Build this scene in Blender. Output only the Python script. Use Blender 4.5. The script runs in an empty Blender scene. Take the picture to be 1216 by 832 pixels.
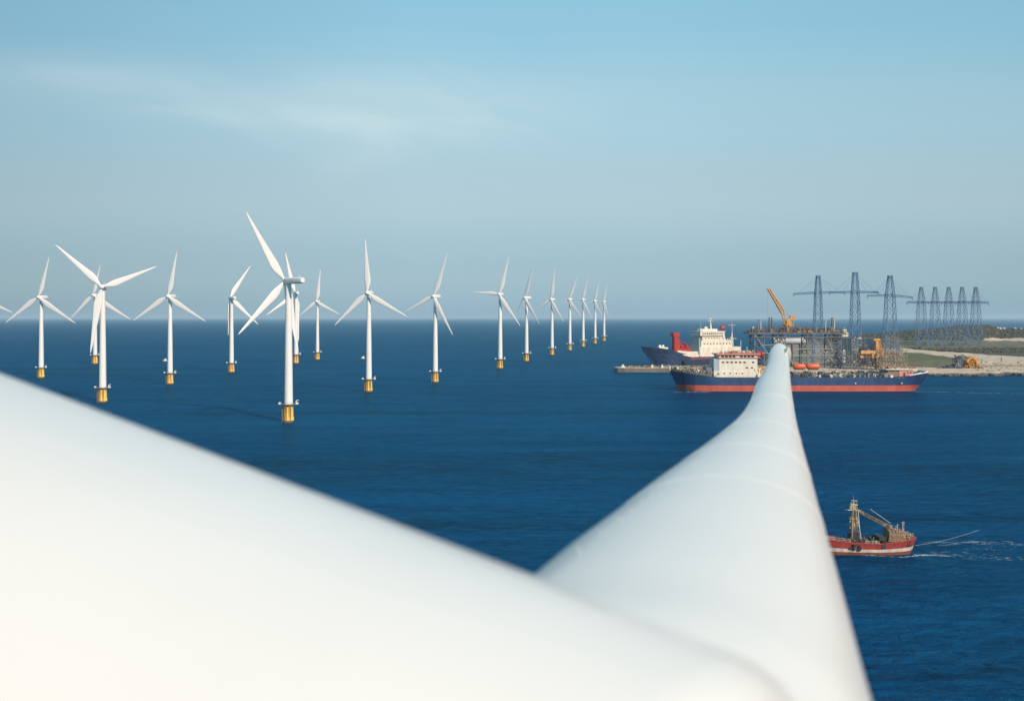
import bpy, math, random
from mathutils import Vector, Matrix, noise as mnoise
R = math.radians
random.seed(7)
S = bpy.context.scene
col = S.collection
F = 1182.2          # focal length in photo pixels (35 mm lens, 1216 px wide)
HC = 70.0           # camera height above the sea
HY = 377.0          # horizon row of the photograph
# ------------------------------------------------------------------ camera
cam = bpy.data.cameras.new('camera'); co = bpy.data.objects.new('camera', cam); col.objects.link(co)
co.location = (0, 0, HC); co.rotation_euler = (R(90), 0, 0)
cam.lens = 35; cam.sensor_width = 36; cam.shift_y = -39.0 / 1216
cam.clip_start = 0.05; cam.clip_end = 400000
cam.dof.use_dof = True; cam.dof.focus_distance = 900; cam.dof.aperture_fstop = 1.35
S.camera = co
# ------------------------------------------------------------------ light
SUN = Vector((0.50, -0.70, 0.56)).normalized()
el = math.asin(SUN.z); az = math.atan2(SUN.x, SUN.y)
w = bpy.data.worlds.new('World'); S.world = w; w.use_nodes = True
nt = w.node_tree; nt.nodes.clear()
def N(nt, t, **k):
    n = nt.nodes.new(t)
    for a, b in k.items(): setattr(n, a, b)
    return n
out = N(nt, 'ShaderNodeOutputWorld'); bg = N(nt, 'ShaderNodeBackground')
sky = N(nt, 'ShaderNodeTexSky', sky_type='NISHITA', sun_disc=False)
sky.sun_elevation = el; sky.sun_rotation = az
sky.altitude = 0; sky.air_density = 1.0; sky.dust_density = 0.6; sky.ozone_density = 3.0
hsv = N(nt, 'ShaderNodeHueSaturation'); hsv.inputs['Hue'].default_value = 0.5; hsv.inputs['Saturation'].default_value = 1.0; hsv.inputs['Value'].default_value = 1.0
nt.links.new(sky.outputs[0], hsv.inputs['Color'])
# thin high cirrus, placed by sky direction
geo = N(nt, 'ShaderNodeTexCoord'); sep = N(nt, 'ShaderNodeSeparateXYZ'); nt.links.new(geo.outputs['Generated'], sep.inputs[0])
def M2(op, a, b=None, c=None, tree=None, clamp=False):
    t = tree or nt
    n = t.nodes.new('ShaderNodeMath'); n.operation = op; n.use_clamp = clamp
    for i, v in enumerate((a, b, c)):
        if v is None: continue
        if isinstance(v, (int, float)): n.inputs[i].default_value = v
        else: t.links.new(v, n.inputs[i])
    return n.outputs[0]
ys = M2('MAXIMUM', sep.outputs['Y'], 0.05)
u = M2('DIVIDE', sep.outputs['X'], ys); v = M2('DIVIDE', sep.outputs['Z'], ys)
nz = N(nt, 'ShaderNodeTexNoise'); nz.inputs['Scale'].default_value = 1.0; nz.inputs['Detail'].default_value = 7; nz.inputs['Roughness'].default_value = .6; nz.inputs['Distortion'].default_value = .8
cmb = N(nt, 'ShaderNodeCombineXYZ'); nt.links.new(M2('MULTIPLY', u, 5.0), cmb.inputs[0]); nt.links.new(M2('MULTIPLY', M2('ADD', v, M2('MULTIPLY', u, .22)), 20.0), cmb.inputs[1])
nt.links.new(cmb.outputs[0], nz.inputs['Vector'])
# marine haze layer of the sky: turquoise above, grey-blue towards the horizon
hz = N(nt, 'ShaderNodeValToRGB'); hz.color_ramp.interpolation = 'EASE'
el_ = hz.color_ramp.elements; el_[0].position = 0.0; el_[0].color = (.245, .435, .565, 1); el_[1].position = 1.0; el_[1].color = (.235, .55, .725, 1)
for p_, c_ in ((.12, (.315, .485, .585)), (.32, (.430, .595, .655)), (.55, (.395, .640, .735)), (.80, (.300, .605, .760))):
    e_ = el_.new(p_); e_.color = (*c_, 1)
nt.links.new(M2('DIVIDE', v, .38, clamp=True), hz.inputs[0])
side = M2('SUBTRACT', 1.0, M2('MULTIPLY', M2('MAXIMUM', M2('SUBTRACT', -.1, u), 0.0), .55))
side = M2('MAXIMUM', side, .7)
side = M2('SUBTRACT', side, M2('MULTIPLY', M2('MAXIMUM', M2('SUBTRACT', u, .15), 0.0), .25)); side = M2('MAXIMUM', side, .65)
hg = N(nt, 'ShaderNodeVectorMath', operation='SCALE'); nt.links.new(hz.outputs[0], hg.inputs[0]); nt.links.new(M2('MULTIPLY', side, 1 / .12), hg.inputs['Scale'])
hx = N(nt, 'ShaderNodeMixRGB'); hx.inputs[0].default_value = .86; nt.links.new(hsv.outputs[0], hx.inputs[1]); nt.links.new(hg.outputs[0], hx.inputs[2])
def blob(pu, pv, su, sv, slope):
    du = M2('DIVIDE', M2('SUBTRACT', u, pu), su)
    dv = M2('DIVIDE', M2('SUBTRACT', M2('SUBTRACT', v, pv), M2('MULTIPLY', M2('SUBTRACT', u, pu), slope)), sv)
    r = M2('ADD', M2('MULTIPLY', du, du), M2('MULTIPLY', dv, dv))
    return M2('POWER', 2.718, M2('MULTIPLY', r, -1.0))
bl = M2('ADD', M2('ADD', blob(-0.12, .208, .17, .042, -.02), M2('MULTIPLY', blob(-.22, .202, .16, .012, -.05), .7)), M2('MULTIPLY', blob(-.44, .243, .12, .02, -.08), .75))
bl = M2('ADD', bl, M2('MULTIPLY', blob(-.145, .16, .06, .02, .3), .35))
bl = M2('ADD', bl, M2('MULTIPLY', blob(.12, .20, .6, .10, .0), .12))
nzr = N(nt, 'ShaderNodeMapRange'); nzr.inputs['From Min'].default_value = .32; nzr.inputs['From Max'].default_value = .70; nt.links.new(nz.outputs['Fac'], nzr.inputs['Value'])
cf = M2('MULTIPLY', bl, M2('ADD', M2('MULTIPLY', nzr.outputs[0], .34), .17), clamp=True)
mx = N(nt, 'ShaderNodeMixRGB'); nt.links.new(cf, mx.inputs[0]); nt.links.new(hx.outputs[0], mx.inputs[1]); mx.inputs[2].default_value = (5.3, 6.4, 6.6, 1)
nt.links.new(mx.outputs[0], bg.inputs['Color']); bg.inputs['Strength'].default_value = 0.12
nt.links.new(bg.outputs[0], out.inputs['Surface'])
sl = bpy.data.lights.new('sun', 'SUN'); so = bpy.data.objects.new('sun', sl); col.objects.link(so)
sl.energy = 4.65; sl.angle = R(0.5); sl.color = (1.0, .83, .68)
so.rotation_euler = SUN.to_track_quat('Z', 'Y').to_euler()
S.view_settings.view_transform = 'Standard'; S.view_settings.look = 'None'
S.view_settings.exposure = 0.0; S.view_settings.gamma = 1.0
S.render.engine = 'CYCLES'
S.cycles.volume_bounces = 1; S.cycles.max_bounces = 6

# ------------------------------------------------------------------ helpers
def P(px, py, d):
    return Vector(((px - 608) / F * d, d, HC - (py - HY) / F * d))
def sea(py): return HC * F / (py - HY)
def tag(o, label=None, cat=None, group=None, kind=None):
    if label: o['label'] = label
    if cat: o['category'] = cat
    if group: o['group'] = group
    if kind: o['kind'] = kind
    return o
def empty(name, loc, rz=0):
    o = bpy.data.objects.new(name, None); col.objects.link(o)
    o.location = loc; o.rotation_euler = (0, 0, rz); return o
class MB:
    def __init__(s): s.v = []; s.f = []; s.sm = []
    def add(s, vs, fs, smooth=False):
        b = len(s.v); s.v += [tuple(x) for x in vs]
        for f in fs: s.f.append(tuple(i + b for i in f)); s.sm.append(smooth)
        return s
    def box(s, x0, x1, y0, y1, z0, z1, rz=0, piv=None):
        vs = [(x, y, z) for z in (z0, z1) for y in (y0, y1) for x in (x0, x1)]
        if rz:
            c = Vector(piv) if piv else Vector(((x0 + x1) / 2, (y0 + y1) / 2, 0)); m = Matrix.Rotation(rz, 3, 'Z')
            vs = [m @ (Vector(q) - c) + c for q in vs]
        return s.add(vs, [(0, 2, 3, 1), (4, 5, 7, 6), (0, 1, 5, 4), (2, 6, 7, 3), (0, 4, 6, 2), (1, 3, 7, 5)])
    def ring_loft(s, rings, caps=True, smooth=True):
        n = len(rings[0]); vs = [p for r in rings for p in r]; fs = []
        for i in range(len(rings) - 1):
            for j in range(n):
                a = i * n + j; b = i * n + (j + 1) % n
                fs.append((a, b, b + n, a + n))
        s.add(vs, fs, smooth)
        if caps:
            s.add(rings[0], [tuple(range(n))[::-1]]); s.add(rings[-1], [tuple(range(n))])
        return s
    def bar(s, p, q, r, r2=None, n=6, smooth=True):
        p = Vector(p); q = Vector(q); r2 = r if r2 is None else r2
        d = (q - p)
        if d.length < 1e-6: return s
        d.normalize(); a = d.orthogonal().normalized(); b = d.cross(a)
        rings = []
        for c, rr in ((p, r), (q, r2)):
            rings.append([c + (a * math.cos(2 * math.pi * k / n) + b * math.sin(2 * math.pi * k / n)) * rr for k in range(n)])
        return s.ring_loft(rings, True, smooth and n > 4)
    def lathe(s, prof, n=24, c=(0, 0, 0)):
        rings = [[(c[0] + r * math.cos(2 * math.pi * k / n), c[1] + r * math.sin(2 * math.pi * k / n), c[2] + z) for k in range(n)] for r, z in prof]
        return s.ring_loft(rings)
    def ball(s, c, rx, ry=None, rz=None, n=10, m=6, jit=0):
        ry = ry or rx; rz = rz or rx; rings = []
        for i in range(1, m):
            t = math.pi * i / m; rings.append([(c[0] + rx * math.sin(t) * math.cos(2 * math.pi * k / n) * (1 + random.uniform(-jit, jit)),
                c[1] + ry * math.sin(t) * math.sin(2 * math.pi * k / n) * (1 + random.uniform(-jit, jit)), c[2] - rz * math.cos(t) * (1 + random.uniform(-jit, jit))) for k in range(n)])
        s.ring_loft(rings, True, jit == 0); return s
    def build(s, name, mat, parent=None):
        me = bpy.data.meshes.new(name); me.from_pydata(s.v, [], s.f)
        me.polygons.foreach_set('use_smooth', s.sm); me.update()
        me.materials.append(mat)
        o = bpy.data.objects.new(name, me); col.objects.link(o)
        if parent: o.parent = parent
        return o
def mat(name, c, rough=.5, metal=0, var=.12, scale=.6, c2=None, bump=0, bscale=None, detail=5, coat=0, stretch=1):
    m = bpy.data.materials.new(name); m.use_nodes = True; t = m.node_tree; b = t.nodes['Principled BSDF']
    tc = N(t, 'ShaderNodeTexCoord'); nz = N(t, 'ShaderNodeTexNoise'); nz.inputs['Scale'].default_value = scale; nz.inputs['Detail'].default_value = detail; nz.inputs['Roughness'].default_value = .62
    mpn = N(t, 'ShaderNodeMapping'); mpn.inputs['Scale'].default_value = (1, 1, stretch); t.links.new(tc.outputs['Object'], mpn.inputs['Vector']); t.links.new(mpn.outputs[0], nz.inputs['Vector'])
    cr = N(t, 'ShaderNodeValToRGB'); cr.color_ramp.elements[0].position = .35; cr.color_ramp.elements[1].position = .68
    if c2 is None: c2 = tuple(x * (1 - var) for x in c)
    cr.color_ramp.elements[0].color = (*c2, 1); cr.color_ramp.elements[1].color = (*c, 1)
    t.links.new(nz.outputs['Fac'], cr.inputs[0]); t.links.new(cr.outputs[0], b.inputs['Base Color'])
    b.inputs['Roughness'].default_value = rough; b.inputs['Metallic'].default_value = metal
    if coat: b.inputs['Coat Weight'].default_value = coat
    if bump:
        n2 = N(t, 'ShaderNodeTexNoise'); n2.inputs['Scale'].default_value = bscale or scale * 3; n2.inputs['Detail'].default_value = 3
        t.links.new(tc.outputs['Object'], n2.inputs['Vector'])
        bp = N(t, 'ShaderNodeBump'); bp.inputs['Distance'].default_value = bump; t.links.new(n2.outputs['Fac'], bp.inputs['Height']); t.links.new(bp.outputs[0], b.inputs['Normal'])
    return m
WHITE = mat('white_paint', (.81, .79, .755), .38, var=.08, scale=.25, stretch=.15, detail=7)
GEL = mat('white_gelcoat', (.82, .782, .742), .33, var=.045, scale=.9, detail=8, coat=.3)
SEAM = mat('seam_sealant', (.82, .795, .76), .35, var=.04, scale=2)
SEAMD = mat('gasket', (.55, .52, .46), .6, var=.1, scale=2)
YEL = mat('yellow_coating', (.88, .60, .12), .55, var=.3, scale=.35, c2=(.72, .40, .06))
FEND2 = mat('wet_algae', (.16, .10, .05), .5, var=.5, scale=.5)
FEND = mat('fender_brown', (.42, .24, .07), .7, var=.4, scale=.5)
RUST = mat('weathered_steel', (.20, .11, .06), .8, scale=.5, c2=(.08, .05, .04))
DARK = mat('dark_steel', (.045, .05, .055), .6, var=.4, scale=1)
STEEL = mat('grey_steel', (.16, .20, .25), .55, var=.3, scale=.2)
PYL = mat('blue_grey_steel', (.11, .215, .36), .6, var=.2, scale=.1)
SHIPW = mat('ship_white', (.82, .78, .68), .45, var=.10, scale=.45, c2=(.66, .58, .46), stretch=.2, detail=8)
NAVY = mat('navy_hull', (.022, .068, .185), .5, var=.35, scale=.16, c2=(.012, .04, .11), stretch=.25, detail=8)
NAVY2 = mat('dark_blue_hull', (.016, .042, .11), .5, var=.3, scale=.14, c2=(.010, .024, .06), stretch=.25, detail=8)
RED = mat('antifouling_red', (.58, .115, .065), .6, var=.3, scale=.10, c2=(.40, .07, .05), stretch=.35)
SIG = mat('signal_red', (.47, .04, .035), .45, var=.25, scale=.3)
ORG = mat('lifeboat_orange', (.75, .13, .04), .45, var=.2, scale=.3)
PINK = mat('faded_red_paint', (.68, .27, .19), .6, var=.15, scale=.3)
GLASS = mat('dark_window_glass', (.02, .03, .04), .12, var=.2, scale=1)
OCHRE = mat('crane_yellow', (.70, .40, .12), .55, var=.3, scale=.3, c2=(.45, .19, .06))
CONC = mat('pale_concrete', (.44, .39, .32), .85, var=.3, scale=.08, c2=(.28, .24, .2))
OLIVE = mat('olive_netting', (.22, .20, .13), .85, var=.4, scale=.6, c2=(.08, .08, .06))
DECKG = mat('deck_green_grey', (.12, .14, .14), .7, var=.4, scale=.2)
TAN = mat('tarnished_brass', (.34, .25, .14), .6, var=.5, scale=1.2, c2=(.13, .09, .06))
NET = mat('fishing_net', (.30, .20, .13), .9, var=.4, scale=3, c2=(.14, .09, .06), bump=.1, bscale=6)
GREY_ROOF_SHADE = mat('grey_roof_and_shade', (.38, .44, .48), .5, var=.08, scale=.1)  # plain grey for house roofs; on ship fronts it is painted-in shade
TANK = mat('tank_grey', (.48, .50, .52), .5, var=.2, scale=.1)
DBLUE = mat('dark_blue_sheeting', (.02, .045, .10), .55, var=.3, scale=.1)
FOAM = mat('sea_foam', (.80, .84, .86), .9, var=.1, scale=1)
_t = FOAM.node_tree; _m = N(_t, 'ShaderNodeMixShader'); _tr = N(_t, 'ShaderNodeBsdfTransparent'); _n = N(_t, 'ShaderNodeTexNoise'); _n.inputs['Scale'].default_value = 1.6; _n.inputs['Detail'].default_value = 6
_c = N(_t, 'ShaderNodeTexCoord'); _t.links.new(_c.outputs['Object'], _n.inputs['Vector']); _r = N(_t, 'ShaderNodeMapRange'); _r.inputs['From Min'].default_value = .40; _r.inputs['From Max'].default_value = .66; _r.inputs['To Min'].default_value = .05; _r.inputs['To Max'].default_value = .6
_t.links.new(_n.outputs['Fac'], _r.inputs['Value']); _t.links.new(_r.outputs[0], _m.inputs[0]); _t.links.new(_tr.outputs[0], _m.inputs[1]); _t.links.new(_t.nodes['Principled BSDF'].outputs[0], _m.inputs[2]); _t.links.new(_m.outputs[0], _t.nodes['Material Output'].inputs['Surface'])
SC1 = mat('scaffold_pale', (.36, .31, .24), .7, var=.4, scale=.3)
ROPE = mat('pale_rope', (.6, .58, .52), .8, var=.1, scale=2)

# ------------------------------------------------------------------ sea
def water_mat():
    m = bpy.data.materials.new('sea_water'); m.use_nodes = True; t = m.node_tree; b = t.nodes['Principled BSDF']
    tc = N(t, 'ShaderNodeTexCoord')
    def nz(scale, sx, sy, detail, rough=.55, dist=0, rot=0):
        mp = N(t, 'ShaderNodeMapping'); mp.inputs['Scale'].default_value = (sx, sy, 1); mp.inputs['Rotation'].default_value = (0, 0, rot)
        t.links.new(tc.outputs['Object'], mp.inputs['Vector'])
        n = N(t, 'ShaderNodeTexNoise'); n.inputs['Scale'].default_value = scale; n.inputs['Detail'].default_value = detail; n.inputs['Roughness'].default_value = rough; n.inputs['Distortion'].default_value = dist
        t.links.new(mp.outputs[0], n.inputs['Vector']); return n.outputs['Fac']
    chop = nz(.22, .55, 1.0, 6, .6, .3, R(8))
    swell = nz(.03, .35, 1.0, 3, .5, .4, R(-6))
    patch = nz(.004, .35, 1.0, 4, .6, .8, R(4))
    streak = nz(.012, .06, 1.0, 5, .62, .5, R(-2))
    rip = nz(.035, .30, 1.0, 9, .78, .2, R(3))
    rip2 = nz(.30, .40, 1.0, 5, .75, .3, R(-4))
    b1 = N(t, 'ShaderNodeBump'); b1.inputs['Distance'].default_value = 5.0; t.links.new(swell, b1.inputs['Height'])
    b2 = N(t, 'ShaderNodeBump'); b2.inputs['Distance'].default_value = 4.2; t.links.new(chop, b2.inputs['Height']); t.links.new(b1.outputs[0], b2.inputs['Normal'])
    t.links.new(M2('ADD', M2('MULTIPLY', M2('ADD', patch, streak, tree=t), .7, tree=t), .2, tree=t), b2.inputs['Strength'])
    r = N(t, 'ShaderNodeValToRGB'); e = r.color_ramp.elements
    e[0].position = .42; e[0].color = (.0004, .013, .050, 1); e[1].position = .58; e[1].color = (.0016, .062, .172, 1)
    t.links.new(M2('ADD', M2('ADD', M2('MULTIPLY', patch, .10, tree=t), M2('MULTIPLY', streak, .34, tree=t), tree=t), M2('ADD', M2('MULTIPLY', rip, .30, tree=t), M2('MULTIPLY', rip2, .30, tree=t), tree=t), tree=t), r.inputs[0])
    t.nodes.remove(b)
    df = N(t, 'ShaderNodeBsdfDiffuse'); t.links.new(r.outputs[0], df.inputs['Color']); t.links.new(b2.outputs[0], df.inputs['Normal'])
    gs = N(t, 'ShaderNodeBsdfGlossy'); gs.inputs['Roughness'].default_value = .17; gs.inputs['Color'].default_value = (.28, .85, 1.0, 1); t.links.new(b2.outputs[0], gs.inputs['Normal'])
    lw = N(t, 'ShaderNodeLayerWeight'); lw.inputs['Blend'].default_value = .5; t.links.new(b2.outputs[0], lw.inputs['Normal'])
    fa = M2('ADD', M2('MULTIPLY', M2('POWER', lw.outputs['Facing'], 8.0, tree=t), .45, tree=t), .012, tree=t, clamp=True)
    ms_ = N(t, 'ShaderNodeMixShader'); t.links.new(fa, ms_.inputs[0]); t.links.new(df.outputs[0], ms_.inputs[1]); t.links.new(gs.outputs[0], ms_.inputs[2])
    t.links.new(ms_.outputs[0], t.nodes['Material Output'].inputs['Surface'])
    return m
WAT = water_mat()
s_ = MB()
ysr = [-3000, 0, 150, 400, 900, 2000, 5000, 12000, 30000, 90000]; xsr = [-60000, -12000, -3000, -800, 0, 800, 3000, 12000, 60000]
vs = [(x, y, 0) for y in ysr for x in xsr]; nx = len(xsr)
s_.add(vs, [(j * nx + i, j * nx + i + 1, (j + 1) * nx + i + 1, (j + 1) * nx + i) for j in range(len(ysr) - 1) for i in range(nx - 1)])
tag(s_.build('sea', WAT), kind='structure')

# ------------------------------------------------------------------ haze
h_ = MB().box(-61000, 61000, -3500, 91000, -1, 190)
hm = bpy.data.materials.new('haze_air'); hm.use_nodes = True; t = hm.node_tree; t.nodes.remove(t.nodes['Principled BSDF'])
pv = N(t, 'ShaderNodeVolumePrincipled'); pv.inputs['Color'].default_value = (.78, .92, 1.0, 1); pv.inputs['Density'].default_value = 3.2e-5; pv.inputs['Anisotropy'].default_value = .1
t.links.new(pv.outputs[0], t.nodes['Material Output'].inputs['Volume'])
tag(h_.build('haze', hm), kind='stuff')

# ------------------------------------------------------------------ land
def lerp_tab(tab, x):
    if x <= tab[0][0]: return tab[0][1]
    for (a, b), (c, d) in zip(tab, tab[1:]):
        if x <= c: return b + (d - b) * (x - a) / (c - a)
    return tab[-1][1]
RIDGE = [(900, 404), (980, 402), (1022, 398.5), (1047, 396.5), (1064, 394.8), (1110, 391.5), (1137, 387.2), (1174, 386.8), (1187, 391), (1230, 391.5), (1300, 389), (1400, 396), (1600, 404)]
def sst(a, b, x):
    x = max(0, min(1, (x - a) / (b - a))); return x * x * (3 - 2 * x)
def inside(X, Y):      # signed-ish distance (m) to the coast
    px = 608 + X / Y * F
    near = 1232 + 14 * math.sin(X * .013) + 9 * math.sin(X * .041 + 1) - 45 * sst(300, 520, X) + 5*math.sin(X*.19)
    far = 2990 + 60 * math.sin(X * .006)
    left = 905 + (Y - 1230) * .008 + 3 * math.sin(Y * .01)
    return min(Y - near, far - Y, (px - left) / F * Y, (1700 - px) / F * Y)
def hland(X, Y):
    s = inside(X, Y)
    if s < 0: return -3 + max(-3, s * .05)
    px = 608 + X / Y * F
    base = 3.2 * sst(0, 10, s)
    zr = HC - (lerp_tab(RIDGE, px) - HY) / F * 2750
    hill = max(0, zr - 4) * sst(1950, 2700, Y) * sst(0, 120, s)
    nzv = mnoise.noise(Vector((X * .012, Y * .012, 0)))
    return base + hill + nzv * 1.6 * sst(30, 200, s) + (hill > 2) * 2.5 * mnoise.noise(Vector((X * .03, Y * .02, 4)))
def landcol(X, Y, z):
    px = 608 + X / Y * F; py = HY + (HC - z) / Y * F
    j = mnoise.noise(Vector((X * .02, Y * .006, 1))); j2 = mnoise.noise(Vector((X * .07, Y * .03, 7)))
    py += j * 1.6 + j2 * .6; s = inside(X, Y)
    sand = Vector((.56, .44, .34)); rock = Vector((.13, .11, .085)); scrub = Vector((.080, .080, .064)); grass = Vector((.115, .118, .058)); dirt = Vector((.33, .27, .19)); olive = Vector((.15, .14, .08))
    if s < 9 + 5 * j2: return rock
    if py > 436: return sand
    if py > 414:
        if px < 1072: return dirt if j2 + j > -.3 else (olive * 1.2 if py > 425 else scrub * 2.2)
        if px < 1136 and py > 418.5 + max(0, (px - 1095)) * .17: return grass if py < 428 else olive
        if py < 414.5 + (px - 1072) * .06: return scrub
        return sand * (1 + .25 * j2) if py < 433 else dirt * 1.2
    if px > 1168 and 401.5 < py < 404.5: return sand
    if 407 < py < 408.5 and px < 1130: return olive
    if px < 1072 and py > 409: return dirt * .8
    return scrub * (1.15 + .8 * j2) if py < 404 else scrub * 1.2 + grass * .35 * (1 + j2)
g = MB(); NX, NY = 420, 260
Xs = [230 + (3300 - 230) * (i / NX) ** 1.35 for i in range(NX + 1)]; Ys = [1170 + (3080 - 1170) * (j / NY) ** 1.6 for j in range(NY + 1)]
vs = []; cols = []
for Y in Ys:
    for X in Xs:
        z = hland(X, Y); vs.append((X, Y, z)); cols.append(landcol(X, Y, z))
fs = []
for j in range(NY):
    for i in range(NX):
        a = j * (NX + 1) + i; q = (a, a + 1, a + NX + 2, a + NX + 1)
        if max(vs[k][2] for k in q) > -2.5: fs.append(q)
g.add(vs, fs, True)
lm = bpy.data.materials.new('coastal_ground'); lm.use_nodes = True; t = lm.node_tree; b = t.nodes['Principled BSDF']; b.inputs['Roughness'].default_value = .95; b.inputs['Specular IOR Level'].default_value = .15
at = N(t, 'ShaderNodeAttribute', attribute_name='ground_colour'); tc = N(t, 'ShaderNodeTexCoord')
n1 = N(t, 'ShaderNodeTexNoise'); n1.inputs['Scale'].default_value = .09; n1.inputs['Detail'].default_value = 8; n1.inputs['Roughness'].default_value = .7
t.links.new(tc.outputs['Object'], n1.inputs['Vector'])
mr = N(t, 'ShaderNodeMapRange'); mr.inputs['From Min'].default_value = .3; mr.inputs['From Max'].default_value = .7; mr.inputs['To Min'].default_value = .45; mr.inputs['To Max'].default_value = 1.45
t.links.new(n1.outputs['Fac'], mr.inputs['Value'])
vm = N(t, 'ShaderNodeVectorMath', operation='SCALE'); t.links.new(at.outputs['Color'], vm.inputs[0]); t.links.new(mr.outputs[0], vm.inputs['Scale']); t.links.new(vm.outputs[0], b.inputs['Base Color'])
land = g.build('ground', lm)
ca = land.data.attributes.new('ground_colour', 'FLOAT_COLOR', 'POINT')
ca.data.foreach_set('color', [c for q in cols for c in (q[0], q[1], q[2], 1)])
tag(land, kind='structure')
# shoreline boulders and hillside scrub
rb = MB()
for k in range(1500):
    X = random.uniform(330, 1900) if k < 1200 else random.uniform(330, 700)
    Y = 1175
    while inside(X, Y) < 1 and Y < 1320: Y += 4
    Y += random.uniform(-3, 8); r = random.uniform(.7, 2.2)
    rb.ball((X, Y, random.uniform(.2, 2.2)), r * 1.3, r, r * .8, 6, 4, .2)
tag(rb.build('shore_rocks', mat('dark_rock', (.20, .17, .13), .9, var=.5, scale=.2)), 'dark tumbled boulders lining the waterline of the sandy shore', 'rocks', kind='stuff')
LEAF = mat('coastal_scrub', (.088, .092, .072), .95, var=.35, scale=.02)
sc = MB()
cnt = 0
while cnt < 5200:
    Y = random.uniform(1900, 2900); X = random.uniform(600, 1750) * Y / 2600
    z = hland(X, Y)
    if z < 2: continue
    px = 608 + X / Y * F
    if px > 1260: continue
    c = landcol(X, Y, z)
    if c.x > .11: continue
    cnt += 1; r = random.uniform(.8, 2.3) * (1.5 if random.random() < .12 else 1)
    for q in range(2):
        sc.ball((X + random.uniform(-r, r), Y + random.uniform(-r, r), z + r * .5), r * random.uniform(.8, 1.5), r, r * random.uniform(.7, 1.2), 6, 4, .28)
tag(sc.build('scrub', LEAF), 'dense dark scrub and low trees covering the far hillside', 'scrub', kind='stuff')

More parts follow.
